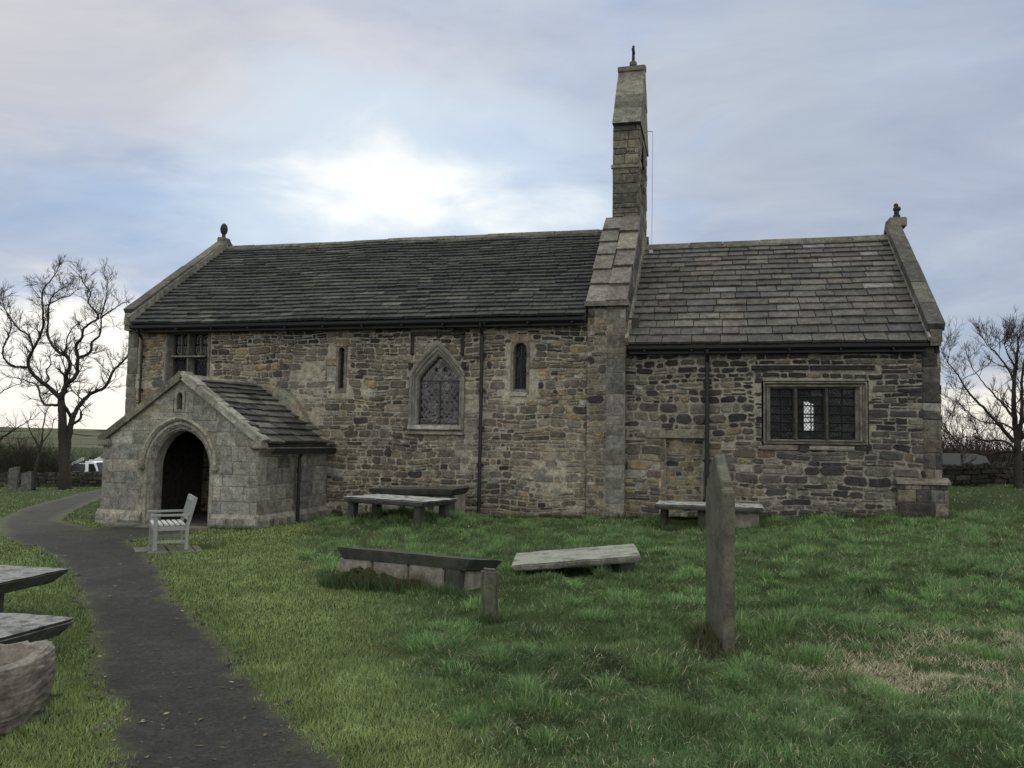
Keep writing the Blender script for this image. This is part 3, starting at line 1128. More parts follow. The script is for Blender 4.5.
# bellcote -----------------------------------------------------------
mb = MB()
SX0, SX1 = -2.31, -1.73
fS = lambda u, v, d: (u, BY0 - d, v)
fSe = lambda u, v, d: (SX1 + d, u, v)
def bell_open(y, z):
    return 18.55 < y < 19.45 and (z < 8.0 or (y - 19) ** 2 + (z - 8.0) ** 2 < .45 ** 2) and z > 7.05
cS = (.12, .108, .088)
mb.box((SX0 + .01, BY0 + .01, 6.3), (SX1 - .01, 18.55, 8.7), cS, 1)
mb.box((SX0 + .01, 19.45, 6.3), (SX1 - .01, BY1 - .01, 8.7), cS, 1)
mb.box((SX0 + .01, 18.552, 6.3), (SX1 - .01, 19.448, 7.05), cS, 1)
ya = [19 + .45 * math.cos(math.pi * k / 10) for k in range(11)]; za = [8.0 + .45 * math.sin(math.pi * k / 10) for k in range(11)]
mb.prism([(SX0 + .01, 19.448, 8.698), (SX0 + .01, 18.552, 8.698)] + [(SX0 + .01, y, z) for y, z in zip(ya[::-1], za[::-1])], (SX1 - SX0 - .02, 0, 0), cS, 1)
BEL = [(30, (.105, .095, .078)), (25, (.13, .118, .095)), (15, (.08, .073, .062)), (10, (.16, .14, .105))]
ashlar(mb, SX0, SX1, 6.45, 8.68, fS, lambda u, v: True, free, lambda u, v, r: pick(r, BEL), r1, h=(.10, .24), wr=(.2, .6), prot=(.008, .026), joint=.01)
ashlar(mb, BY0, BY1, 6.0, 8.68, fSe, lambda u, v: not bell_open(u, v), free, lambda u, v, r: pick(r, BEL), r1, h=(.12, .24), wr=(.2, .5), prot=(.004, .02), joint=.01)
# weathered band where the shaft narrows
stone_poly(mb, cell_pts(SX0 - .03, SX1 + .02, 7.66, 7.74, .004, .05, r1), fS, -.02, .05, (.15, .14, .115), 0, r1, .05)
bell_c = put(mb.build('bellcote', [M_ASHLAR, M_MORTAR]))
mb = MB()
# steep saddleback cap in four courses, ridge running east to west
CXa, CXb = -2.31, -1.69
ez, rz_ = 8.66, 10.38
nC = 4
for k in range(nC):
    t0, t1 = k / nC, (k + 1) / nC
    for sgn in (-1, 1):
        y0 = 19 + sgn * 1.13 * (1 - t0); y1 = 19 + sgn * 1.13 * (1 - t1)
        z0 = ez + (rz_ - ez) * t0; z1 = ez + (rz_ - ez) * t1
        e = .008 if k else .03
        cc = pick(r1, [(1, (.125, .122, .102)), (1, (.105, .103, .086)), (1, (.14, .135, .11))])
        dx = r1.uniform(-.008, .008)
        P_ = [(CXa + dx, y0 + sgn * e, z0 - .02), (CXa + dx, y1 + sgn * .005, z1 - .004), (CXa + dx, 19, z1 - .004), (CXa + dx, 19, z0 - .02)]
        if sgn > 0: P_ = P_[::-1]
        mb.prism(P_, (CXb - CXa, 0, 0), cc)
rough_box(mb, (CXb - CXa + .03, .20, .14), T((CXa + CXb) / 2, 19, rz_ - .11), .02, .008, 2, 6, (.115, .11, .09))
rough_box(mb, (.16, .16, .12), T((CXa + CXb) / 2 + .03, 19, rz_ + .03), .02, .005, 1, 6, (.10, .095, .08))
cap = put(mb.build('cap', M_ASHLAR), bell_c)


def stone_cross(mb, x, y, z, h, c):
    mb.tube([(x, y, z), (x, y, z + h * .5), (x, y, z + h)], [.036, .032, .028], 8, c)
    mb.tube([(x, y - h * .3, z + h * .68), (x, y + h * .3, z + h * .68)], .034, 8, c)
    for k in range(12):
        a, b_ = 2 * math.pi * k / 12, 2 * math.pi * (k + 1) / 12
        mb.tube([(x, y + math.cos(a) * h * .2, z + h * .68 + math.sin(a) * h * .2), (x, y + math.cos(b_) * h * .2, z + h * .68 + math.sin(b_) * h * .2)], .022, 6, c)
mb = MB()
stone_cross(mb, (CXa + CXb) / 2 + .03, 19, rz_ + .14, .40, (.03, .03, .03))
put(mb.build('finial_cross', M_TRIM, None), bell_c)
mb = MB()
ct = (-2.02, 19.0)
prof = [(.03, 8.18), (.10, 8.16), (.15, 8.08), (.17, 7.9), (.21, 7.7), (.28, 7.58), (.27, 7.56)]
for (ra, z0), (rb, z1) in zip(prof[:-1], prof[1:]):
    A = [(ct[0] + ra * math.cos(2 * math.pi * k / 16), ct[1] + ra * math.sin(2 * math.pi * k / 16), z0) for k in range(16)]
    B = [(ct[0] + rb * math.cos(2 * math.pi * k / 16), ct[1] + rb * math.sin(2 * math.pi * k / 16), z1) for k in range(16)]
    mb.ring(A, B)
mb.tube([(ct[0], 18.56, 8.2), (ct[0], 19.44, 8.2)], .035, 8)
put(mb.build('bell', M_BRONZE, None, True), bell_c)
mb = MB()
mb.tube([(SX1 - .02, 18.9, 8.78), (-1.56, 18.9, 8.80), (-1.50, 18.9, 8.78)], .010, 6)
mb.tube([(-1.50, 18.9, 8.78), (-1.50, 18.86, 7.2), (-1.50, 18.8, 6.12)], .006, 5)
mb.box((-1.54, 18.55, 5.86), (-1.46, 18.65, 5.94), (1, 1, 1))
put(mb.build('bell_wire', M_WIRE, None), bell_c)

# roofs ---------------------------------------------------------------
def roof(name, x0f, x1f, eY, eZ, rY, rZ, rows, wr, cols, r, sag, back_y, thick, ratio):
    d = Vector((0, rY - eY, rZ - eZ)); L = d.length; d.normalize()
    nv = Vector((0, -d.z, d.y))
    fr = lambda u, s, n_: tuple(Vector((u, eY, eZ)) + d * s + nv * n_)
    mb = MB()
    ex = [ratio ** (k / rows) for k in range(rows)]
    k = L / sum(ex)
    ex = [e * k for e in ex]
    slates(mb, fr, L, lambda s: (x0f(s / L), x1f(s / L)), ex, wr, cols, r, thick=thick, sag=sag, jit=.008)
    xa, xb = x0f(0), x1f(0)
    xc, xd = x0f(1), x1f(1)
    # decking below the slates and the north slope
    lo = -.10
    mb.face([mb.vert(fr(xa, 0.02, -.02), (.05, .05, .05)), mb.vert(fr(xb, 0.02, -.02), (.05, .05, .05)), mb.vert(fr(xd, L, -.02), (.05, .05, .05)), mb.vert(fr(xc, L, -.02), (.05, .05, .05))])
    mb.face([mb.vert(fr(xa, 0.02, -.09), (.03, .03, .03)), mb.vert(fr(xc, L, -.09), (.03, .03, .03)), mb.vert(fr(xd, L, -.09), (.03, .03, .03)), mb.vert(fr(xb, 0.02, -.09), (.03, .03, .03))])
    mb.face([mb.vert(fr(xa, 0.02, -.02), (.05, .05, .05)), mb.vert(fr(xa, 0.02, -.09), (.05, .05, .05)), mb.vert(fr(xb, 0.02, -.09), (.05, .05, .05)), mb.vert(fr(xb, 0.02, -.02), (.05, .05, .05))])
    cN = cols[0][1]
    nY = 2 * rY - eY
    mb.poly([(xc, rY, rZ - .02), (xd, rY, rZ - .02), (xb, nY, eZ), (xa, nY, eZ)], cN)
    mb.poly([(xc, rY, rZ - .10), (xa, nY, eZ - .08), (xb, nY, eZ - .08), (xd, rY, rZ - .10)], cN)
    o = put(mb.build(name, M_SLATE))
    # stone ridge
    mb = MB()
    u = xc
    while u < xd - .05:
        w_ = min(r.uniform(.7, 1.1), xd - u)
        cc = pick(r, [(1, (.115, .11, .092)), (1, (.092, .09, .075)), (1, (.105, .103, .078))])
        h = r.uniform(-.006, .006)
        sg = sag * mnoise.noise((u * .35, L * .5, 2.2))
        pts = [(u, rY - .17, rZ - .10 + h + sg), (u, rY - .16, rZ - .045 + h + sg), (u, rY - .03, rZ + .075 + h + sg), (u, rY + .03, rZ + .075 + h + sg), (u, rY + .16, rZ - .045 + h), (u, rY + .17, rZ - .10 + h)]
        mb.prism(pts[::-1], (w_ - .012, 0, 0), cc)
        u += w_
    mb.build('ridge', M_ASHLAR, o)
    return o, fr, L


NS = [(40, (.040, .043, .041)), (25, (.033, .036, .035)), (20, (.049, .051, .046)), (4, (.074, .075, .071)), (4, (.044, .049, .038))]
CS = [(38, (.076, .072, .065)), (26, (.066, .064, .060)), (16, (.088, .084, .076)), (6, (.13, .127, .12)), (12, (.052, .051, .052)), (1, (.085, .076, .064))]
EYN, EZN = 15.28, 3.96
roofN, frN, LN = roof('nave_roof', lambda t: -12.40, lambda t: -2.44 + .06 * t, EYN, EZN, 18.8, 6.45, 25, (.26, .62), NS, random.Random(21), .05, 22.3, .028, .8)
EYC, EZC = 15.42, 3.42
roofC, frC, LC = roof('chancel_roof', lambda t: -1.66, lambda t: 3.46 + .06 * t, EYC, EZC, 18.95, 6.08, 17, (.28, .62), CS, random.Random(22), .015, 22.5, .02, .72)

# mortar fillet up the cross wall on the chancel side
mb = MB()
for k in range(12):
    s0, s1 = LC * k / 12, LC * (k + 1) / 12
    mb.prism([frC(-1.71, s0, .0), frC(-1.71, s1, .0), frC(-1.71, s1, .17), frC(-1.71, s0, .16)], (0.06 + .012 * math.sin(k * 2.1), 0, 0), (.17 + .02 * math.sin(k * 1.3), .165, .125))
mb.build('flashing', M_MORTAR, roofC)

# end copings -----------------------------------------------------------
def coping(name, x0, x1, y0, z0, y1, z1, cols, r, th, nst, parent=None):
    mb = MB()
    d = Vector((0, y1 - y0, z1 - z0)); L = d.length; d.normalize(); nv = Vector((0, -d.z, d.y))
    q = [r.uniform(.8, 1.2) for _ in range(nst)]
    s = 0
    for k in range(nst):
        e = L * q[k] / sum(q)
        a = Vector((0, y0, z0)) + d * s; b_ = Vector((0, y0, z0)) + d * (s + e - .008)
        dx = r.uniform(-.006, .006)
        lf = r.uniform(-.006, .006)
        cc = pick(r, cols)
        nsub = 5
        for i in range(nsub):
            pa = a + (b_ - a) * i / nsub; pb = a + (b_ - a) * (i + 1) / nsub
            pts = [(x0 + dx, *(pa - nv * th)[1:]), (x0 + dx, *(pb - nv * th)[1:]), (x0 + dx, *(pb + nv * lf)[1:]), (x0 + dx, *(pa + nv * lf)[1:])]
            mb.prism(pts, (x1 - x0, 0, 0), cc)
        s += e
    # north slope
    yn = 2 * y1 - y0
    mb.prism([(x0, y1, z1 - th), (x0, y1, z1), (x0, yn, z0), (x0, yn, z0 - th)], (x1 - x0, 0, 0), cols[0][1])
    return mb

CPW = [(3, (.088, .085, .073)), (2, (.068, .066, .058)), (1, (.12, .115, .098))]
mb = coping('c', -12.63, -12.38, 15.34, 4.33, 18.8, 6.72, CPW, random.Random(31), .13, 5)
mb.prism([(-12.40, 15.33, 3.98), (-12.40, 18.8, 6.47), (-12.40, 18.8, 6.66), (-12.40, 15.36, 4.22)][::-1], (-.2, 0, 0), (.15, .145, .128))
mb.box((-12.60, 15.36, 3.86), (-12.37, 15.55, 4.20), (.15, .14, .115))
for k in range(7):
    s0, s1 = LN * k / 7, LN * (k + 1) / 7
    mb.prism([frN(-12.40, s0, .02), frN(-12.40, s1, .02), frN(-12.40, s1, .20), frN(-12.40, s0, .20)], (.055, 0, 0), (.15, .145, .128))
rough_box(mb, (.22, .30, .16), T(-12.52, 18.8, 6.58), .02, .008, 2, 5, (.12, .11, .09))
copW = put(mb.build('west_coping', M_ASHLAR))
mb = MB()
mb.tube([(-12.53, 18.8, 6.72), (-12.53, 18.8, 6.84)], [.055, .04], 10, (.025, .025, .025))
for k in range(8):
    a0, a1 = math.pi * k / 8, math.pi * (k + 1) / 8
    zc, hh, rr = 6.97, .16, .095
    A = [(-12.53 + rr * math.sin(a0) * math.cos(t * math.pi / 6), 18.8 + rr * math.sin(a0) * math.sin(t * math.pi / 6), zc - hh * math.cos(a0)) for t in range(12)]
    B = [(-12.53 + rr * math.sin(a1) * math.cos(t * math.pi / 6), 18.8 + rr * math.sin(a1) * math.sin(t * math.pi / 6), zc - hh * math.cos(a1)) for t in range(12)]
    mb.ring(A, B, (.025, .025, .025))
mb.build('finial', M_TRIM, copW, True)

CPE = [(3, (.075, .072, .062)), (3, (.045, .044, .041)), (1, (.11, .104, .088))]
mb = coping('c', 3.46, 3.74, 15.42, 3.74, 18.95, 6.44, CPE, random.Random(32), .15, 5)
mb.prism([(3.52, 15.46, 3.42), (3.52, 18.95, 6.10), (3.52, 18.95, 6.34), (3.52, 15.46, 3.62)][::-1], (.18, 0, 0), (.10, .095, .08))
mb.box((3.51, 15.47, 3.36), (3.685, 15.75, 3.64), (.11, .10, .085))
rough_box(mb, (.36, .3, .2), T(3.68, 18.95, 6.30), .02, .006, 2, 5, (.15, .14, .105))
for k in range(12):
    s0, s1 = LC * k / 12, LC * (k + 1) / 12
    mb.prism([frC(3.50, s0, .02), frC(3.50, s1, .02), frC(3.50, s1, .10), frC(3.50, s0, .10)], (-.035, 0, 0), (.20, .195, .18))
copE = put(mb.build('east_coping', M_ASHLAR))
mb = MB()
rough_box(mb, (.13, .13, .10), T(3.68, 18.95, 6.49), .015, .006, 1, 7, (.04, .038, .036))
rough_box(mb, (.09, .09, .10), T(3.68, 18.95, 6.59), .015, .006, 1, 7, (.04, .038, .036))
rough_box(mb, (.14, .12, .09), T(3.69, 18.95, 6.67), .02, .012, 1, 7, (.035, .033, .03))
rough_box(mb, (.08, .08, .07), T(3.67, 18.95, 6.76), .015, .01, 1, 7, (.035, .033, .03))
mb.build('finial', M_TRIM, copE)

# gutters and downpipes -----------------------------------------------------
def gutter(name, x0, x1, y, z):
    mb = MB()
    prof = [(-.055, .0), (-.05, -.045), (-.02, -.075), (.02, -.075), (.05, -.045), (.055, 0)]
    out = [(x0, y + a, z + b_) for a, b_ in prof]; inn = [(x0, y + a * .85, z + b_ * .85) for a, b_ in prof[::-1]]
    mb.prism(out + inn, (x1 - x0, 0, 0))
    x = x0 + .3
    while x < x1:
        mb.box((x, y - .06, z - .10), (x + .025, y + .25, z - .07))
        x += .85
    # black board standing in for the eaves shadow behind the gutter
    mb.box((x0 + .02, y + .06, z - .13), (x1 - .02, y + .15, z - .005))
    return put(mb.build(name, M_IRON))


def downpipe(x, y, z0, z1, r=.034, parent=None, name='downpipe', head=None):
    mb = MB()
    pts = [(x, y, z0), (x, y, z1)]
    if head is not None:
        pts = [(x, y, z0), (x, y, z1 - .22), (x, y - .03, z1 - .16), (head[0], head[1], z1 - .05), (head[0], head[1], z1)]
    mb.tube(pts, r, 10)
    z = z0 + .35
    while z < z1 - .2:
        mb.tube([(x, y, z), (x, y, z + .07)], r * 1.32, 10)
        mb.box((x - r * 2.1, y + r * .6, z + .012), (x + r * 2.1, y + r * 1.3, z + .058))
        z += .72
    o = mb.build(name, M_IRON, parent)
    return o


g1 = gutter('nave_gutter', -12.34, -2.46, 15.23, 3.93)
g2 = gutter('chancel_gutter', -1.66, 3.46, 15.40, 3.39)
put(downpipe(-4.48, 15.40, 0.02, 3.86, head=(-4.48, 15.24)))
put(downpipe(-12.17, 15.42, 0.02, 3.86, .026, head=(-12.17, 15.24)))
put(downpipe(-.22, 15.53, .2, 3.32, .038, head=(-.22, 15.40)))

# windows ---------------------------------------------------------------
def clip_seg(p, q, L, n_=160):
    """pieces of the segment p-q that lie inside outline L"""
    out = []; cur = None
    for k in range(n_ + 1):
        t = k / n_
        u, v = p[0] + (q[0] - p[0]) * t, p[1] + (q[1] - p[1]) * t
        if inpoly(u, v, L):
            if cur is None: cur = (u, v)
            last = (u, v)
        elif cur is not None:
            out.append((cur, last)); cur = None
    if cur is not None: out.append((cur, last))
    return out


def strip(mb, a, b_, w_, frame, d, t=.008):
    a, b_ = Vector(a), Vector(b_)
    e = b_ - a
    if e.length < 1e-4: return
    e.normalize()
    nn = Vector((-e.y, e.x)) * w_ / 2
    pts = [a + nn, b_ + nn, b_ - nn, a - nn]
    lo = [frame(p.x, p.y, d) for p in pts]; hi = [frame(p.x, p.y, d + t) for p in pts]
    i = [mb.vert(p) for p in lo]; j = [mb.vert(p) for p in hi]
    mb.face(j)
    for k in range(4):
        k2 = (k + 1) % 4
        mb.face((i[k], i[k2], j[k2], j[k]))


def lattice(mb, L, frame, d, dx, dz, w_):
    us = [p[0] for p in L]; vs = [p[1] for p in L]
    u0, u1, v0, v1 = min(us), max(us), min(vs), max(vs)
    H = v1 - v0
    run = H * dx / dz
    k = -int(run / dx) - 1
    while u0 + k * dx < u1 + run:
        a = u0 + k * dx
        for p, q in (((a, v0), (a + run, v1)), ((a, v0), (a - run, v1))):
            for s, e in clip_seg(p, q, L):
                strip(mb, s, e, w_, frame, d)
        k += 1


def pane(mb, L, frame, d):
    mb.poly([frame(u, v, d) for u, v in L])


def rings(mb, seq, frame, c):
    for (A, da), (B, db) in zip(seq[:-1], seq[1:]):
        mb.ring([frame(u, v, da) for u, v in A], [frame(u, v, db) for u, v in B], c)


def shrink(L, k):
    cx = sum(p[0] for p in L) / len(L); cy = sum(p[1] for p in L) / len(L)
    return [(cx + (u - cx) * k, cy + (v - cy) * k) for u, v in L]


cT = (.165, .158, .138)
# pointed window
mb = MB()
lerp = lambda A, B, t: [(a[0] * (1 - t) + b_[0] * t, a[1] * (1 - t) + b_[1] * t) for a, b_ in zip(A, B)]
rings(mb, [(W1O, -.03), (W1O, .045), (lerp(W1O, W1M, .35), .062), (lerp(W1O, W1M, .75), .05), (W1M, .012), (lerp(W1M, W1I, .25), .012), (lerp(W1M, W1I, .45), -.03), (lerp(W1M, W1I, .8), -.05), (W1I, -.10), (W1I, -.20)], fN, cT)
rough_box(mb, (1.12, .22, .085), T(-5.42, YN - .02, 1.795), .012, .006, 3, 6, (.26, .255, .23))
rough_box(mb, (1.22, .12, .07), T(-5.45, YN - .005, 1.70), .012, .008, 3, 6, (.22, .205, .175))
w1 = put(mb.build('pointed_window', M_TRIM))
w1['label'] = 'pointed two-light window in moulded stone frame'
mb = MB(); pane(mb, W1I, fN, -.175); mb.build('glass', M_GLASS, w1)
mb = MB()
lattice(mb, W1I, fN, -.172, .105, .15, .010)
mb.build('lead_lattice', M_LEADP, w1)
mb = MB()
for a, b_, w_ in (((-5.41, 1.9), (-5.41, 2.77), .03), ((-5.84, 2.77), (-4.98, 2.77), .032), ((-5.84, 1.93), (-4.98, 1.93), .03), ((-5.815, 1.9), (-5.815, 2.8), .025), ((-5.005, 1.9), (-5.005, 2.8), .025)):
    strip(mb, a, b_, w_, fN, -.168, .02)
for u in (-5.50, -5.32):
    strip(mb, (u - .035, 3.0), (u + .035, 3.0), .06, fN, -.17, .012)
    strip(mb, (u, 2.96), (u, 3.05), .03, fN, -.17, .012)
mb.build('window_bars', M_LEAD, w1)
# square label moulding left from an older window head
mb = MB()
for a, b_, c_, d_ in ((-6.0, -5.42, 3.665, 3.735), (-5.41, -4.86, 3.665, 3.735), (-5.98, -5.92, 3.28, 3.66), (-4.93, -4.87, 3.25, 3.66), (-6.02, -5.93, 2.98, 3.12), (-4.92, -4.83, 3.0, 3.13)):
    stone_poly(mb, cell_pts(a, b_, c_, d_, .004, .08, r1), fN, -.01, .05, (.028, .026, .024), 0, r1, .08)
put(mb.build('label_moulding', M_TRIM))

# two lancets
for L, nm, cc, lab in ((LAN1, 'lancet_window', (.22, .21, .185), 'narrow slit window with a pale block beside it'), (LAN2, 'lancet_window', (.24, .195, .125), 'round-headed dark slit window')):
    mb = MB()
    big = grow(L, .055)
    rings(mb, [(big, -.03), (big, .014), (L, .010), (shrink(L, .93), -.10), (shrink(L, .93), -.22)], fN, (.13, .12, .10))
    cx = sum(p[0] for p in L) / len(L); top = max(p[1] for p in L)
    if L is LAN2:
        stone_poly(mb, cell_pts(cx - .19, cx - .012, top + .015, top + .20, .004, .1, r1), fN, -.01, .02, cc, 0, r1, .1)
        stone_poly(mb, cell_pts(cx + .0, cx + .19, top + .015, top + .20, .004, .1, r1), fN, -.01, .02, cc, 0, r1, .1)
        stone_poly(mb, cell_pts(cx - .19, cx + .15, 2.46, 2.545, .004, .1, r1), fN, -.01, .03, (.24, .235, .21), 0, r1, .1)
    else:
        stone_poly(mb, cell_pts(cx - .30, cx - .10, 2.74, 3.06, .004, .08, r1), fN, -.01, .024, (.21, .205, .185), 0, r1, .08)
        stone_poly(mb, cell_pts(cx - .34, cx - .10, 3.08, 3.22, .004, .08, r1), fN, -.01, .024, (.15, .125, .085), 0, r1, .08)
        stone_poly(mb, cell_pts(cx - .16, cx + .16, top + .015, top + .16, .004, .08, r1), fN, -.01, .022, (.17, .145, .105), 0, r1, .08)
    o = put(mb.build(nm, M_TRIM)); o['label'] = lab
    Lg = shrink(L, .95)
    mb = MB(); pane(mb, Lg, fN, -.13); mb.build('glass', M_GLASSD if L is LAN2 else M_GLASSP, o)
    mb = MB(); lattice(mb, Lg, fN, -.127, .075, .10, .008)
    if L is LAN2:
        strip(mb, (cx, 2.57), (cx, 3.48), .016, fN, -.122, .012)
    mb.build('lead_lattice', M_LEAD, o)

# square mullioned window over the porch
mb = MB()
O_ = [(-11.62, 2.66), (-10.54, 2.66), (-10.54, 3.88), (-11.62, 3.88)]
I_ = [(-11.50, 2.80), (-10.66, 2.80), (-10.66, 3.78), (-11.50, 3.78)]
cW = (.105, .10, .09)
rings(mb, [(O_, -.02), (O_, .02), (lerp(O_, I_, .4), .025), (I_, -.08), (I_, -.22)], fN, cW)
def bar(mb, u0, u1, v0, v1, frame, d0, d1, c, ch=.3):
    """mullion or transom with chamfered front"""
    if (u1 - u0) < (v1 - v0):
        a = (u1 - u0) * ch
        F = [frame(u0 + a, v0, d1), frame(u1 - a, v0, d1), frame(u1, v0, d0), frame(u0, v0, d0)]
        mb.prism(F, Vector(frame(u0, v1, d0)) - Vector(frame(u0, v0, d0)), c)
    else:
        a = (v1 - v0) * ch
        F = [frame(u0, v0 + a, d1), frame(u0, v1 - a, d1), frame(u0, v1, d0), frame(u0, v0, d0)]
        mb.prism(F, Vector(frame(u1, v0, d0)) - Vector(frame(u0, v0, d0)), c)
bar(mb, -11.13, -11.03, 2.8, 3.25, fN, -.2, .005, cW)
bar(mb, -11.13, -11.03, 3.34, 3.78, fN, -.2, .005, cW)
bar(mb, -11.5, -10.66, 3.25, 3.34, fN, -.2, .012, (.15, .145, .13))
for (ua, ub) in ((-11.5, -11.13), (-11.03, -10.66)):
    bar(mb, (ua + ub) / 2 - .022, (ua + ub) / 2 + .022, 3.34, 3.78, fN, -.19, -.10, cW)
w0 = put(mb.build('mullioned_window', M_TRIM))
w0['label'] = 'square four-light mullioned window above the porch'
for (a, b_, c_, d_, gm) in ((-11.5, -11.13, 3.34, 3.78, M_GLASS), (-11.03, -10.66, 3.34, 3.78, M_GLASS), (-11.5, -11.13, 2.8, 3.25, M_GLASSD), (-11.03, -10.66, 2.8, 3.25, M_GLASSD)):
    Lg = [(a, c_), (b_, c_), (b_, d_), (a, d_)]
    mb = MB(); pane(mb, Lg, fN, -.17); mb.build('glass', gm, w0)
    mb = MB()
    if c_ > 3:
        for ux in (a + (b_ - a) * .26, a + (b_ - a) * .74):
            for vz in (3.455, 3.655):
                q = [(ux + .058 * math.cos(t) * (1 if k % 2 else .8), vz + .10 * math.sin(t)) for k, t in enumerate(2 * math.pi * i / 8 for i in range(8))]
                for i in range(8):
                    strip(mb, q[i], q[(i + 1) % 8], .022, fN, -.165, .01)
                strip(mb, (ux, vz - .1), (ux, vz + .1), .008, fN, -.165, .01)
            strip(mb, (a, 3.555), (b_, 3.555), .03, fN, -.164, .014)
    else:
        lattice(mb, Lg, fN, -.167, .08, .11, .008)
    mb.build('lead_lattice', M_LEADP if c_ > 3 else M_LEAD, w0)

# three-light chancel window
mb = MB()
cC = (.125, .119, .103)
CW0 = [(.765, 1.635), (2.515, 1.635), (2.515, 2.745), (.765, 2.745)]
CWm = [(.80, 1.67), (2.475, 1.67), (2.475, 2.71), (.80, 2.71)]
rings(mb, [(CW0, -.02), (CW0, .03), (lerp(CW0, CWm, .6), .036), (CWm, -.02), (lerp(CWm, CWI, .2), -.03), (lerp(CWm, CWI, .35), .012), (lerp(CWm, CWI, .55), .012), (lerp(CWm, CWI, .7), -.05), (CWI, -.085), (CWI, -.24)], fC, cC)
for a, b_ in ((1.265, 1.385), (1.795, 1.905)):
    bar(mb, a, b_, 1.72, 2.63, fC, -.22, -.02, (.05, .047, .043), .3)
stone_poly(mb, cell_pts(.66, 1.36, 1.53, 1.615, .004, .06, r1), fC, -.01, .05, (.13, .12, .10), 0, r1, .06)
stone_poly(mb, cell_pts(1.37, 1.52, 1.50, 1.615, .004, .06, r1), fC, -.01, .05, (.035, .033, .03), 0, r1, .06)
stone_poly(mb, cell_pts(1.53, 2.30, 1.53, 1.615, .004, .06, r1), fC, -.01, .05, (.19, .18, .155), 0, r1, .06)
stone_poly(mb, cell_pts(2.31, 2.58, 1.55, 1.62, .004, .06, r1), fC, -.01, .05, (.03, .028, .026), 0, r1, .06)
wc = put(mb.build('chancel_window', M_TRIM))
wc['label'] = 'wide square-headed three-light window with iron bars'
for a, b_ in ((.89, 1.265), (1.385, 1.795), (1.905, 2.33)):
    Lg = [(a, 1.72), (b_, 1.72), (b_, 2.63), (a, 2.63)]
    mb = MB(); pane(mb, Lg, fC, -.19); mb.build('glass', M_GLASSD, wc)
    mb = MB(); lattice(mb, Lg, fC, -.187, .062, .085, .007); mb.build('lead_lattice', M_LEAD, wc)
    mb = MB()
    for k in range(1, 6):
        z = 1.72 + .91 * k / 6
        mb.tube([fC(a - .01, z, -.12), fC(b_ + .01, z, -.12)], .013, 6)
    mb.tube([fC((a + b_) / 2, 1.72, -.13), fC((a + b_) / 2, 2.63, -.13)], .010, 6)
    mb.build('iron_bars', M_IRON, wc)
mb = MB(); pane(mb, NWIN, fNo, -.1); lat = None
nw = put(mb.build('north_window', M_CLEAR))
mb = MB(); lattice(mb, NWIN, fNo, -.098, .07, .095, .007); strip(mb, (2.015, 2.32), (2.285, 2.32), .03, fNo, -.1, .02); mb.build('lead_lattice', M_LEAD, nw)
# dark inside: floor and the partition under the bell gable
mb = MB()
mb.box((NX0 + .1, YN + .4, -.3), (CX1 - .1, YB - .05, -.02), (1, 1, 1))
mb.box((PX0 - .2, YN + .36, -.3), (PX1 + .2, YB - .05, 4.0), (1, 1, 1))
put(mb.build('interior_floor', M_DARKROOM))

# ------------------------------------------------------------------ porch (a part of the church)
PF = 12.88
PXa, PXb = -10.88, -7.72
pcx = -9.28
PZ = -0.07
fP = lambda u, v, d: (u, PF - d, v)
gl = lambda u: 2.60 - abs(u - pcx) * .705
ARO = archway(-9.29, .70, PZ, 1.02, 1.86)
ARI = archway(-9.29, .565, PZ, 1.00, 1.69)
AROM = [((a[0] + b_[0]) / 2, (a[1] + b_[1]) / 2) for a, b_ in zip(ARO, ARI)]
SLIT = [(-9.39, 2.06), (-9.27, 2.06), (-9.27, 2.30), (-9.30, 2.36), (-9.36, 2.36), (-9.39, 2.30)]
PORCH = [(40, (.192, .188, .168)), (30, (.178, .174, .156)), (20, (.215, .21, .188)), (8, (.142, .139, .125)), (3, (.19, .172, .138))]
PORB = [(40, (.145, .14, .122)), (30, (.122, .118, .104)), (20, (.165, .158, .136)), (12, (.09, .086, .075))]
r2 = random.Random(5)
mb = MB()
wall_face(mb, PXa, PXb, PZ - .15, 2.62, fP, lambda u, v: inpoly(u, v, AROM) or inpoly(u, v, grow(SLIT, .03)) or v > gl(u) + .03, .30, (.19, .178, .145), m=1)
kp = keeper([ARO, grow(SLIT, .04)])
pp = pusher([ARO, grow(SLIT, .04)])
def ppg(u, v):
    u, v = pp(u, v)
    return (u, min(v, gl(u)))
nich = lambda u, v: abs(u + 9.33) < .27 and 2.0 < v < 2.42
for a, b_, c_, d_ in ((-9.62, -9.45, 2.0, 2.21), (-9.62, -9.45, 2.215, 2.36), (-9.21, -9.04, 2.0, 2.36), (-9.52, -9.14, 2.42, 2.54)):
    stone_poly(mb, cell_pts(a, b_ , c_, d_, .004, .06, r2), fP, -.012, .01, (.17, .165, .145), 0, r2, .1)
ashlar(mb, PXa, PXb, .22, 2.6, fP, lambda u, v: kp(u, v) and v < gl(u) - .02 and not nich(u, v), ppg, lambda u, v, r: pick(r, PORCH), r2, h=(.2, .29), wr=(.24, .52), joint=.004, prot=(.004, .010))
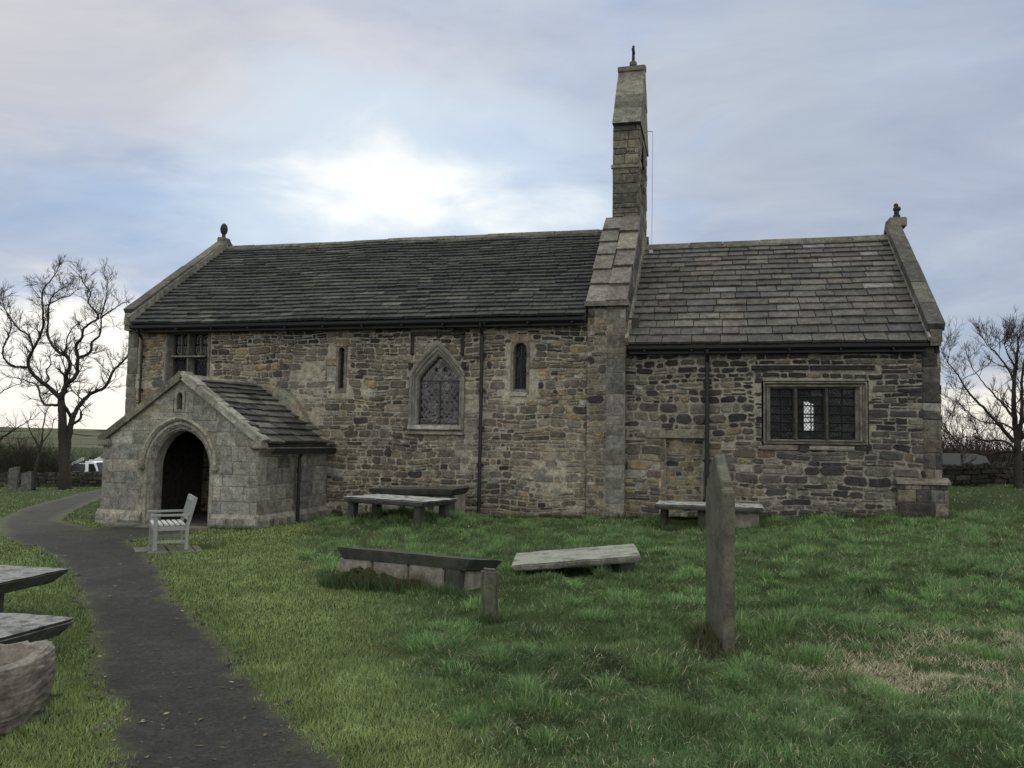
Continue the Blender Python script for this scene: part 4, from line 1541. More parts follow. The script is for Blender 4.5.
# plinth
for a, b_ in ((PXa - .05, -10.0), (-8.58, PXb + .05)):
    ashlar(mb, a, b_, PZ - .05, .17, lambda u, v, d: (u, PF - .06 - d, v), lambda u, v: True, free, lambda u, v, r: pick(r, PORCH if r.random() < .5 else PORB), r2, h=(.11, .24), wr=(.25, .5))
    mb.box((a, PF - .058, PZ - .2), (b_, PF + .05, .172), (.17, .16, .13))
    mb.prism([(a, PF - .06, .172), (a, PF + .03, .172), (a, PF + .03, .25), (a, PF - .005, .25)], (b_ - a, 0, 0), (.21, .20, .165))
fPe = lambda u, v, d: (PXb + d, u, v)
wall_face(mb, PF, YN, PZ - .2, 1.5, fPe, lambda u, v: False, .3, (.17, .16, .13), m=1)
ashlar(mb, PF, YN, .2, 1.32, fPe, lambda u, v: True, free, lambda u, v, r: pick(r, PORB), r2, h=(.2, .29), wr=(.3, .6), joint=.006, prot=(.004, .012))
ashlar(mb, PF, YN, PZ - .15, .15, lambda u, v, d: (PXb + .06 + d, u, v), lambda u, v: True, free, lambda u, v, r: pick(r, PORB), r2, h=(.2, .3), wr=(.3, .6))
mb.box((PXb - .05, PF - .05, PZ - .2), (PXb + .058, YN, .152), (.16, .15, .125))
mb.prism([(PXb + .06, PF - .05, .152), (PXb - .02, PF - .05, .152), (PXb - .02, PF - .05, .235), (PXb + .015, PF - .05, .235)][::-1], (0, YN - PF + .05, 0), (.19, .18, .15))
mb.prism([(PXb - .02, PF, 1.325), (PXb + .012, PF, 1.33), (PXb + .07, PF, 1.39), (PXb + .07, PF, 1.45), (PXb - .02, PF, 1.45)], (0, YN - PF, 0), (.20, .19, .155))
# west and inner faces; inside colour darkened to stand for the porch's shade
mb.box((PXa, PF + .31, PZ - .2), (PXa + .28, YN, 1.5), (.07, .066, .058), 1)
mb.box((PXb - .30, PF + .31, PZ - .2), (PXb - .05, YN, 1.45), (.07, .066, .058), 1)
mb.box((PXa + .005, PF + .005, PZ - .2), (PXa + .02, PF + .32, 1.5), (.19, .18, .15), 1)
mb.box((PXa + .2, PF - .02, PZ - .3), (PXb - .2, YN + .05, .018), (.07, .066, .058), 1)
# back of the front gable
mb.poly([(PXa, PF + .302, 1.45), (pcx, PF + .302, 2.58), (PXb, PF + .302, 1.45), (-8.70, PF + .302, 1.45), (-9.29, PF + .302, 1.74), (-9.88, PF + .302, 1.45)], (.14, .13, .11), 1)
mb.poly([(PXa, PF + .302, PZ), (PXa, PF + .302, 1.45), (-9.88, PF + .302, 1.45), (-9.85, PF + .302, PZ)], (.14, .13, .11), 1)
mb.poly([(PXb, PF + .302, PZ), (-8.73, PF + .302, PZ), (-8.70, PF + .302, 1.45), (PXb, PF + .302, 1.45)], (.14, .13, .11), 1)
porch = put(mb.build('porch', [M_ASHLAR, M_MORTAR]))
# moulded arch with hood
mb = MB()
cA = (.198, .193, .172)
rings(mb, [(ARO, -.02), (ARO, .012), (lerp(ARO, ARI, .35), .018), (lerp(ARO, ARI, .5), -.02), (lerp(ARO, ARI, .7), -.05), (lerp(ARO, ARI, .8), -.035), (ARI, -.09), (ARI, -.32)], fP, cA)
arch = mb.build('arch', M_TRIM, porch)
mb = MB()
HO = archway(-9.29, .775, 1.02, 1.08, 1.94)[2:]
HI = archway(-9.29, .70, 1.02, 1.04, 1.86)[2:]
for (A, da), (B, db) in zip([(HO, -.01), (HO, .055), (lerp(HO, HI, .5), .075), (HI, .04)], [(HO, .055), (lerp(HO, HI, .5), .075), (HI, .04), (HI, -.01)]):
    mb.ring([fP(u, v, da) for u, v in A], [fP(u, v, db) for u, v in B], (.20, .19, .155), 0, False)
for u in (-10.03, -8.55):
    rough_box(mb, (.12, .10, .12), T(u, PF - .04, .98), .02, .01, 1, 8, (.15, .14, .115))
mb.build('hood_mould', M_TRIM, porch)
# the niche above the arch, its back near black to paint the recess shade
mb = MB()
mb.box((-9.40, PF + .16, 2.02), (-9.24, PF + .18, 2.40), (.02, .02, .02))
rings(mb, [(grow(SLIT, .045), -.02), (grow(SLIT, .045), .012), (SLIT, .010), (SLIT, -.18)], fP, (.19, .18, .15))
mb.build('niche', M_TRIM, porch)
# door inside
mb = MB()
for k in range(7):
    mb.box((-9.86 + k * .16, YN - .16, PZ), (-9.705 + k * .16, YN - .12, 1.75), (1, 1, 1))
mb.box((-9.8, YN - .18, .4), (-8.8, YN - .16, .47)); mb.box((-9.8, YN - .18, 1.2), (-8.8, YN - .16, 1.27))
mb.build('door', M_DOOR, porch)
# porch roof
mb = MB()
pe, pr = Vector((-7.60, 0, 1.46)), Vector((pcx, 0, 2.65))
dP = (pr - pe); LP = dP.length; dP.normalize(); nP = Vector((dP.z, 0, -dP.x))
if nP.z < 0: nP = -nP
frP = lambda u, s, n_: (pe.x + dP.x * s + nP.x * n_, u, pe.z + dP.z * s + nP.z * n_)
ex = [1 - .03 * k for k in range(11)]; kk = LP / sum(ex); ex = [e * kk for e in ex]
PSL = [(40, (.048, .048, .042)), (25, (.036, .037, .033)), (20, (.064, .063, .053)), (6, (.10, .097, .085))]
# frame is left-handed along +y, so run it mirrored
slates(mb, lambda u, s, n_: frP(28.44 - u, s, n_), LP, lambda s: (12.94, 15.48), ex, (.3, .7), PSL, random.Random(41), thick=.03, jit=.014, sag=.06)
cD = (.045, .045, .04)
mb.poly([frP(12.9, 0.01, -.01), frP(15.48, 0.01, -.01), frP(15.48, LP, -.01), frP(12.9, LP, -.01)], cD)
mb.poly([frP(12.9, 0.01, -.06), frP(12.9, LP, -.06), frP(15.48, LP, -.06), frP(15.48, 0.01, -.06)], cD)
mb.poly([frP(15.48, 0.01, -.06), frP(15.48, 0.01, -.01), frP(12.9, 0.01, -.01), frP(12.9, 0.01, -.06)], cD)
wl = lambda p: (2 * pcx - p[0], p[1], p[2])
mb.poly([wl(frP(12.9, 0, .02)), wl(frP(12.9, LP, .02)), wl(frP(15.48, LP, .02)), wl(frP(15.48, 0, .02))], cD)
mb.poly([wl(frP(12.9, 0, -.04)), wl(frP(15.48, 0, -.04)), wl(frP(15.48, LP, -.04)), wl(frP(12.9, LP, -.04))], cD)
for k, (a, b_) in enumerate(((13.0, 13.62), (13.63, 14.2), (14.21, 14.85), (14.86, 15.47))):
    mb.prism([(pcx - .15, a, 2.56), (pcx - .02, a, 2.70 - .008 * (k % 2)), (pcx + .02, a, 2.70), (pcx + .15, a, 2.56)], (0, b_ - a, 0), (.17, .16, .13))
mb.build('porch_roof', M_SLATE, porch)
mb = MB()
q = [.30, .26, .24, .20]
s = .05
for k, e in enumerate(q):
    a, b_ = s, s + e * (LP - .03) - .008
    cc = pick(r2, [(1, (.225, .218, .188)), (1, (.185, .18, .155))])
    lf = .075 + r2.uniform(-.01, .01)
    pts = [frP(12.80, a, -.05), frP(12.80, b_, -.05), frP(12.80, b_, lf), frP(12.80, a, lf)]
    mb.prism(pts, (0, .27, 0), cc)
    pts = [wl(p) for p in pts][::-1]
    mb.prism(pts, (0, .27, 0), pick(r2, [(1, (.12, .115, .09)), (1, (.09, .085, .07))]))
    s += e * (LP - .03)
rough_box(mb, (.22, .27, .14), T(pcx, 12.935, 2.60), .03, .012, 1, 6, (.22, .21, .17))
for sx in (1, -1):
    rough_box(mb, (.26, .22, .13), T(pcx + sx * 1.54, 12.90, 1.385), .02, .012, 2, 6, (.15, .14, .115))
mb.build('porch_coping', M_ASHLAR, porch)
# humped mortar fillet where the porch roof meets the nave
mb = MB()
for k in range(16):
    A, B = [], []
    for t in (k / 16, (k + 1) / 16):
        s = LP * (1 - t) - .02
        hgt = .05 + .25 * math.sin(math.pi * min(t / .66, 1)) ** .8
        lst = A if t == k / 16 else B
        lst += [frP(15.16, s, .0), frP(15.20, s, hgt * .80), frP(15.24, s, hgt * 1.0), frP(15.30, s, hgt * 1.04), frP(15.34, s, hgt * .90), frP(15.42, s, hgt * .9), frP(15.53, s, hgt * .92), frP(15.53, s, .0)]
    mb.ring(A, B, (.15 + .02 * math.sin(k), .14, .11))
mb.build('roof_fillet', M_MORTAR, porch)
mb = MB()
mb.tube([(-7.62, 14.14, -.05), (-7.62, 14.14, 1.22), (-7.56, 14.14, 1.36)], .034, 10)
for z in (.35, .95):
    mb.tube([(-7.62, 14.14, z), (-7.62, 14.14, z + .06)], .045, 10)
mb.prism([(-7.60, 13.06, 1.33), (-7.58, 13.06, 1.29), (-7.53, 13.06, 1.29), (-7.52, 13.06, 1.40), (-7.53, 13.06, 1.40), (-7.54, 13.06, 1.31), (-7.57, 13.06, 1.31), (-7.59, 13.06, 1.34)], (0, 2.4, 0))
mb.build('downpipe', M_IRON, porch)

# ------------------------------------------------------------------ churchyard monuments
M_SLABP = mat_slab('lichened_slab', (.07, .07, .06), (.035, .036, .032), (.42, .43, .39), .85, 8)
M_SLABT = mat_slab('tilted_slab_stone', (.19, .185, .155), (.09, .09, .078), (.25, .26, .21), .75, 5, .25)
M_SLABD = mat_slab('dark_slab', (.040, .040, .034), (.022, .023, .020), (.085, .09, .072), .4, 9, .3)
M_SLABG = mat_slab('grey_slab', (.115, .115, .105), (.06, .06, .055), (.25, .25, .245), .7, 13, .1)
M_TOMB = mat_slab('tomb_panel', (.20, .185, .155), (.12, .112, .095), (.25, .24, .20), .4, 10, .12)
M_HEAD = mat_slab('headstone_stone', (.092, .087, .064), (.05, .048, .038), (.12, .12, .10), .5, 10, .4)
M_BOULD = mat_slab('trough_stone', (.15, .128, .105), (.085, .075, .064), (.20, .195, .16), .6, 12, .2)
M_MOSS = mat_simple('brown_moss', (.040, .042, .018), 1.0, .5, 35, .8, .05)
M_WOOD = mat_simple('silvered_teak', (.20, .205, .188), .75, .35, 45, .25, .3)
M_SEAT = mat_simple('bleached_seat_wood', (.38, .39, .37), .75, .3, 45, .25, .3)
M_FLAG = mat_slab('paving_stone', (.12, .115, .105), (.075, .075, .06), (.13, .13, .085), .6, 6, .35)


def slab_part(name, L, W, TH, parent, mat, z, under=.9, amp=.008, seed=0., rx=0., ry=0., bev=.02):
    mb = MB()
    rough_box(mb, (L, W, TH), T(0, 0, z, 0, rx, ry), bev, amp, 4, 5, top_scale=under, seed=seed)
    return mb.build(name, mat, parent, False)


def block_part(name, size, pos, parent, mat, rz=0., amp=.01, seed=0., bev=.012, rx=0., ry=0.):
    mb = MB()
    rough_box(mb, size, T(*pos, rz, rx, ry), bev, amp, 3, 6, seed=seed)
    return mb.build(name, mat, parent)


# table tomb with pale top, in front of the dark chest tomb
t1 = empty('table_tomb', (-5.13, 12.95, 0), math.radians(-16), 'low table tomb with pale lichened slab on stubby legs before the nave wall', 'tomb', 'slab tombs in the churchyard')
slab_part('slab', 1.72, .95, .09, t1, M_SLABP, .545, .93, .006, 1.)
for x, y in ((-.74, -.30), (.64, -.32), (-.74, .32), (.68, .30)):
    block_part('leg', (.13, .14, .55), (x, y, .0), t1, M_SLABD, .1, .008, x)
# dark chest tomb
t2 = empty('chest_tomb', (-5.30, 14.35, 0), math.radians(-3), 'dark chest tomb with overhanging slab, close against the nave wall behind a pale one', 'tomb', 'slab tombs in the churchyard')
slab_part('slab', 1.68, .86, .12, t2, M_SLABD, .60, .90, .006, 2., 0, math.radians(-1.5))
mbx = block_part('chest', (1.45, .60, .62), (.05, 0, 0), t2, M_TOMB, 0, .01, 4.)
for x in (-.66, -.2, .35, .74):
    block_part('pilaster', (.10, .08, .61), (x, -.30, 0), t2, M_SLABD, 0, .006, x + 3)
# chest tomb with pale panels
t3 = empty('chest_tomb', (-3.06, 8.30, .03), math.radians(-9.5), 'chest tomb with dark slab over pale side panels banked with brown moss', 'tomb', 'slab tombs in the churchyard')
slab_part('slab', 1.60, .74, .12, t3, M_SLABD, .255, .90, .005, 6., math.radians(-7.5), math.radians(.6), .014)
for x, w_, c_ in ((-.57, .40, 0), (-.15, .42, 1), (.27, .40, 2), (.57, .18, 3)):
    block_part('side_panel', (w_, .10, .34), (x, -.27, -.02), t3, M_TOMB if c_ < 3 else M_SLABD, 0, .008, c_ + 2.)
    block_part('side_panel', (w_, .10, .34), (x, .27, -.02), t3, M_TOMB, 0, .008, c_ + 7.)
block_part('end_panel', (.10, .46, .34), (-.74, 0, -.02), t3, M_TOMB, 0, .008, 9.)
block_part('end_panel', (.10, .46, .34), (.64, 0, -.02), t3, M_TOMB, 0, .008, 8.)
mb = MB()
for k in range(420):
    x = U(-.78, .40); h = .24 * max(0, 1 - ((x + .45) / .40) ** 2) + .17 * max(0, 1 - ((x - .08) / .32) ** 2)
    y_ = U(0, 1)
    s_ = U(.03, .07)
    rough_box(mb, (s_ * 1.3, s_, .05 + .05 * U(0, 1)), T(x, -.34 - .16 * y_, h * (1 - y_ ** 1.4) * U(.75, 1.05) - .06, U(0, 3), U(-.4, .4), U(-.4, .4)), .012, .022, 2, 22, seed=k)
mb.build('moss_bank', M_MOSS, t3)
# tilted slab
t4 = empty('fallen_slab', (-1.58, 9.40, .0), math.radians(10), 'pale grey lichened ledger slab propped at a tilt on rubble in the rough grass', 'tomb', 'slab tombs in the churchyard')
slab_part('slab', 1.42, .92, .07, t4, M_SLABT, .265, .96, .008, 12., math.radians(1.0), math.radians(-6.0), .016)
for x, y, s in ((.52, -.22, .17), (.40, .05, .2), (.55, .25, .18), (.30, -.25, .13), (-.45, -.1, .14), (-.42, .25, .15)):
    block_part('support_stone', (s * 1.2, s, .30 + .04 * (x > 0) - .03 * (x < 0)), (x, y, -.03), t4, M_SLABD, x, .02, x + y)
# chancel table tomb
t5 = empty('table_tomb', (-.17, 14.40, .235), math.radians(-1), 'pale table tomb below the walled-up doorway, partly hidden by the tall headstone', 'tomb', 'slab tombs in the churchyard')
slab_part('slab', 1.76, .96, .085, t5, M_SLABP, .285, .95, .004, 15.)
block_part('leg', (.10, .5, .36), (-.74, .05, -.07), t5, M_SLABD, 0, .008, 1.)
block_part('leg', (.16, .6, .36), (-.10, .0, -.07), t5, M_SLABD, 0, .008, 2.)
block_part('end_block', (.62, .66, .37), (.48, .0, -.08), t5, M_TOMB, 0, .01, 3.)
block_part('rubble_core', (.55, .45, .16), (-.42, .1, -.06), t5, M_MOSS, 0, .03, 4.)

# tall headstone seen almost edge-on
hs = empty('headstone', (.0, 6.50, .05), math.radians(90 + 12.5), 'tall slender headstone with pointed shouldered top standing in the rough grass', 'headstone')
mb = MB()
half = [(-.31, -.25), (-.31, 1.205), (-.30, 1.228), (-.262, 1.232), (-.25, 1.245), (-.248, 1.278), (-.232, 1.296), (-.205, 1.30), (-.006, 1.478)]
outl = half + [(-a, b_) for a, b_ in half[::-1]]
outl = outl[::-1]
th = .085
F0 = [(x, -th / 2, z) for x, z in outl]
bm_pts = lambda k, y: [(x * k[0], y, (z - .5) * k[1] + .5) for x, z in outl]
seq = [bm_pts((.975, .985), -th / 2), bm_pts((1, 1), -th / 2 + .012), bm_pts((1, 1), th / 2 - .012), bm_pts((.975, .985), th / 2)]
for A, B in zip(seq[:-1], seq[1:]):
    mb.ring(A, B)
mb.poly(seq[0][::-1]); mb.poly(seq[-1])
mb.build('slab', M_HEAD, hs)
mb = MB()
for k in range(70):
    a_ = U(0, 6.28); r_ = U(.05, .2)
    rough_box(mb, (U(.05, .1), U(.05, .09), U(.04, .09)), T(U(-.35, .3) + .05 * math.cos(a_), math.sin(a_) * r_, -.03 - .15 * r_, U(0, 3)), .012, .02, 2, 22, seed=k + .5)
mb.build('foot_mound', M_MOSS, hs)
mb = MB()
rough_box(mb, (.30, .09, .12), T(-.30, .20, -.04, .5), .03, .012, 2, 8, seed=8.)
mb.build('kerb_stone', M_SLABD, hs)

st = empty('stub_headstone', (-1.86, 6.80, .06), math.radians(20), 'knee-high stub of a weathered headstone leaning in the grass before the mossy chest tomb', 'headstone')
mb = MB()
rough_box(mb, (.14, .10, .52), T(0, 0, -.05, 0, 0, math.radians(-2)), .022, .013, 4, 8, seed=2.)
mb.build('stone', M_HEAD, st)

# slabs at the left edge
t6 = empty('table_tomb', (-6.37, 5.68, 0.0), math.radians(3), 'grey ledger slab raised on a slim pillar beside the path at the left edge', 'tomb', 'slab tombs in the churchyard')
slab_part('slab', 1.85, .92, .125, t6, M_SLABG, .30, .84, .006, 21.)
for x, y in ((.72, -.12), (-.72, -.25), (-.72, .28)):
    block_part('pillar', (.055, .055, .32), (x, y, -.02), t6, M_SLABD, 0, .003, x, .008)
block_part('earth_core', (1.2, .5, .16), (-.3, .1, -.06), t6, M_MOSS, 0, .03, 3.)
t7 = empty('ledger_slab', (-5.38, 4.73, 0.0), math.radians(2), 'low mottled grey ledger slab just behind the rough stone trough', 'tomb', 'slab tombs in the churchyard')
slab_part('slab', 1.75, .90, .14, t7, M_SLABG, .125, .86, .010, 25., 0, 0, .03)
block_part('base', (1.2, .5, .16), (-.1, 0, -.03), t7, M_SLABD, 0, .012, 3.)

# rough trough in the corner
tr = empty('stone_trough', (-4.13, 3.76, 0.0), math.radians(20), 'rough pinkish-brown stone trough with a hollowed top in the lower left corner', 'trough')
mb = MB()
nseg = 96
prof0 = [(.43, -.06), (.465, .03), (.48, .12), (.478, .22), (.468, .30), (.455, .35), (.43, .368), (.39, .362), (.36, .315), (.33, .24), (.2, .19), (.0, .18)]
prof = []
for (a0, b0), (a1, b1) in zip(prof0[:-1], prof0[1:]):
    for k in range(7):
        prof.append((a0 + (a1 - a0) * k / 7, b0 + (b1 - b0) * k / 7))
prof.append(prof0[-1])
rows_ = []
for (rr, z) in prof:
    row = []
    for k in range(nseg):
        a = 2 * math.pi * k / nseg
        sq = 1 / (abs(math.cos(a)) ** 4 + abs(math.sin(a)) ** 4) ** .25
        q = Vector((math.cos(a) * rr * (.72 + .28 * sq) * 1.10, math.sin(a) * rr * (.72 + .28 * sq) * .92, z))
        qn = Vector((q.x, q.y, q.z * 1.15 + .4))
        d_ = .05 * mnoise.noise(qn * 1.9) + .016 * mnoise.noise(qn * 7.0) + .012 * mnoise.noise(qn * 17) + .010 * mnoise.noise(qn * 38) + .006 * mnoise.noise(qn * 70)
        q += Vector((math.cos(a) * d_, math.sin(a) * d_, (d_ * .7 + .03 * mnoise.noise((math.cos(a) * 2, math.sin(a) * 2, 5))) if z > .15 else 0))
        row.append(tuple(q))
    rows_.append(row)
for A, B in zip(rows_[:-1], rows_[1:]):
    mb.ring(A, B)
mb.build('trough_body', M_BOULD, tr, True)

# far headstones by the west wall
for px, Y, hgt, w_, tilt, lab in ((12.5, 25.0, .92, .34, .06, 'old grey headstone with slanted pale top by the dark scrub, taller of the far pair'),
                                  (27.5, 24.6, .74, .36, -.04, 'short grey headstone by the west wall, shorter of the far pair')):
    q = at(px, 487, Y)
    o = empty('headstone', (q.x, q.y, gz(q.x, q.y) - .05), .2, lab, 'headstone', 'far headstones by the west wall')
    mb = MB()
    L_ = [(-w_ / 2, 0), (w_ / 2, 0), (w_ / 2, hgt), (w_ * .2, hgt - .02), (-w_ / 2, hgt - .10)]
    mb.prism([(x, -.06, z) for x, z in L_][::1], (0, .12, 0))
    o2 = mb.build('slab', M_SLABG, o)
    o2.rotation_euler = (0.03, tilt, 0)

# ------------------------------------------------------------------ bench by the porch
e1 = Vector((-.66, .75, 0)).normalized(); e2 = Vector((-.75, -.66, 0)).normalized()
bang = math.atan2(-e2.y, -e2.x)           # local +x points to the back of the seat
bo = Vector((-7.43, 9.87, 0)) + e1 * .36 - e2 * .20
bench = empty('garden_bench', (bo.x, bo.y, .022), bang, 'small weathered wooden garden bench with slatted seat and arms, beside the porch doorway', 'bench')
ly = .36
def bpart(name, boxes):
    mb = MB()
    for lo, hi, M in boxes:
        c_ = [(a + b_) / 2 for a, b_ in zip(lo, hi)]; s_ = [b_ - a for a, b_ in zip(lo, hi)]
        rough_box(mb, s_, (M or Matrix.Identity(4)) @ Matrix.Translation((c_[0], c_[1], lo[2])), .005, .002, 1, 10)
    return mb.build(name, M_SEAT if name == 'seat_slat' else M_WOOD, bench)
bk = Matrix.Translation((.20, 0, .33)) @ Matrix.Rotation(math.radians(14), 4, 'Y') @ Matrix.Translation((-.20, 0, -.33))
for sy in (-1, 1):
    y0, y1 = (sy * ly - .024, sy * ly + .024)
    bpart('leg', [((-.235, y0, 0), (-.18, y1, .47), None)])
    bpart('leg', [((.17, y0, 0), (.22, y1, .36), None), ((.175, y0, .33), (.22, y1, .735), bk)])
    bpart('armrest', [((-.27, y0 - .012, .465), (.23, y1 + .012, .495), None)])
    bpart('rail', [((-.18, sy * ly - .014, .27), (.18, sy * ly + .014, .33), None), ((-.18, sy * ly - .014, .10), (.18, sy * ly + .014, .14), None)])
for k in range(6):
    x = -.235 + k * .072
    bpart('seat_slat', [((x, -ly + .0, .335), (x + .052, ly, .357), None)])
bpart('rail', [((-.225, -ly, .26), (-.19, ly, .33), None)])
bpart('rail', [((.17, -ly, .26), (.20, ly, .33), None)])
bpart('back_rail', [((.178, -ly, .655), (.212, ly, .735), bk)])
bpart('back_rail', [((.178, -ly, .40), (.212, ly, .44), bk)])
for k in range(9):
    y = -ly + .06 + k * (2 * ly - .12) / 8
    bpart('back_slat', [((.186, y - .018, .43), (.204, y + .018, .66), bk)])

# paving stones under the bench: side by side, each stone a thing
ax = -e2
pv = [(-.47, .40, .30, .0, 'small rounded paving stone at the path edge, left of the bench'), (-.22, .42, .62, .01, 'bare grey paving stone under the front legs of the bench'),
      (.10, .24, .60, -.01, 'mossy paving stone under the middle of the bench seat'), (.34, .36, .58, .0, 'mossy paving stone under the back legs of the bench'),
      (.585, .20, .46, -.01, 'paving stone half lost in grass behind the bench')]
for k, (a, w_, d_, dz, lab) in enumerate(pv):
    a, w_ = a * .66 - .02, w_ * .66
    q = bo + ax * a + e1 * (-.10 + (.05 if k == 0 else 0))
    o = MB()
    rough_box(o, (w_ - .02, d_ + .20, .06), Matrix.Identity(4), .012, .006, 3, 6, seed=k * 2.)
    ob = o.build('paving_stone', M_FLAG)
    ob.location = (q.x, q.y, -.042 + dz * .5); ob.rotation_euler = (0, 0, bang)
    tag(ob, lab, 'paving stone', 'paving stones under the bench')
# worn threshold stones before the porch arch
for k, (x, y, sx, sy, lab) in enumerate(((-10.15, 12.62, .7, .34, 'worn threshold flagstone, left of the porch arch'), (-9.4, 12.58, .75, .38, 'worn threshold flagstone in the middle of the porch arch'), (-8.72, 12.62, .52, .32, 'worn threshold flagstone at the right foot of the porch arch'))):
    o = MB()
    rough_box(o, (sx, sy, .09), Matrix.Identity(4), .015, .01, 3, 6, seed=k * 3.)
    ob = o.build('flagstone', M_FLAG)
    ob.location = (x, y, -.055); ob.rotation_euler = (0, 0, .03 * (k - 1))
    tag(ob, lab, 'flagstone', 'flagstones before the porch')

# ------------------------------------------------------------------ trees, scrub, walls and vehicles behind
M_BARK = mat_simple('bark', (.035, .031, .026), .95, .4, 14, .6, .1)
M_TWIG = mat_simple('twigs', (.040, .034, .030), .95, .3, 10, 0, .1)
M_TWIGR = mat_simple('grey_twigs', (.042, .038, .033), .95, .3, 10, 0, .1)


def rvec(r, k=1.0):
    while True:
        v = Vector((r.uniform(-1, 1), r.uniform(-1, 1), r.uniform(-1, 1)))
        if .05 < v.length < 1:
            return v.normalized() * k


def twig(mb, p, d, L, rad, lev, r, up=.25, wig=.35, fork=(2, 4), shrink_=.62, sides=4):
    n_ = 4 if lev > 0 else 3
    pts = [Vector(p)]; d = Vector(d).normalized()
    for k in range(n_):
        d = (d + rvec(r, wig * .5) + Vector((0, 0, up * .25))).normalized()
        pts.append(pts[-1] + d * L / n_)
    mb.tube(pts, [rad * (1 - .55 * k / n_) for k in range(n_ + 1)], sides if lev > 0 else 3, cap=False)
    if lev <= 0:
        return
    for k in range(r.randint(*fork)):
        t = r.uniform(.3, 1.0)
        i = min(int(t * n_), n_ - 1)
        q = pts[i].lerp(pts[i + 1], t * n_ - i)
        dd = (pts[i + 1] - pts[i]).normalized()
        nd = (dd + rvec(r, .75) + Vector((0, 0, up))).normalized()
        twig(mb, q, nd, L * shrink_ * r.uniform(.75, 1.2), max(rad * .55, .005), lev - 1, r, up, wig, fork, shrink_, sides)
    nd = (d + rvec(r, .3)).normalized()
    twig(mb, pts[-1], nd, L * shrink_ * r.uniform(.8, 1.1), rad * .45, lev - 1, r, up, wig, fork, shrink_, sides)


def traced_tree(name, label, cat, group, base, Y, limbs, r, k_px, tw, mat_t, mat_b, depth=.5):
    """a bare tree: limbs follow bends seen in the photograph and spread in depth as well"""
    root = empty(name, base, 0, label, cat, group)
    off = -Vector(base)
    tr_, cr = MB(), MB()
    ends = []
    for pts, r0, r1_, dy, lev in limbs:
        n_ = len(pts)
        W_ = []
        for i, (x, y) in enumerate(pts):
            t = i / (n_ - 1)
            W_.append(at(x, y, Y + dy * t + (r.uniform(-.12, .12) if i else 0)) + off)
        # smooth the bends
        fine = []
        for i in range(n_ - 1):
            p0 = W_[max(i - 1, 0)]; p1 = W_[i]; p2 = W_[i + 1]; p3 = W_[min(i + 2, n_ - 1)]
            for s in range(4):
                t = s / 4
                fine.append(.5 * ((2 * p1) + (p2 - p0) * t + (2 * p0 - 5 * p1 + 4 * p2 - p3) * t * t + (3 * p1 - p0 - 3 * p2 + p3) * t ** 3) + rvec(r, .012))
        fine.append(W_[-1])
        m_ = len(fine)
        rad = [(r0 + (r1_ - r0) * (i / (m_ - 1)) ** .8) * k_px for i in range(m_)]
        tr_.tube(fine, rad, 8 if r0 > 2.5 else 6)
        if lev >= 0:
            for i in range(2, m_):
                t = i / (m_ - 1)
                if r.random() < tw['dens'] * (.35 + .9 * t):
                    dd = (fine[i] - fine[i - 1]).normalized()
                    nd = (dd * .45 + rvec(r, .9) + Vector((0, 0, .3))).normalized()
                    twig(cr, fine[i], nd, tw['len'] * r.uniform(.5, 1.2) * (1 - .3 * t), max(rad[i] * .35, .009), lev, r, tw['up'], tw['wig'], tw['fork'])
            dd = (fine[-1] - fine[-2]).normalized()
            for q in range(3):
                twig(cr, fine[-1], (dd + rvec(r, .6)).normalized(), tw['len'] * r.uniform(.55, .95), max(rad[-1] * .7, .008), lev, r, tw['up'], tw['wig'], tw['fork'])
    tr_.build('trunk', mat_t, root, True)
    cr.build('crown', mat_b, root)
    return root


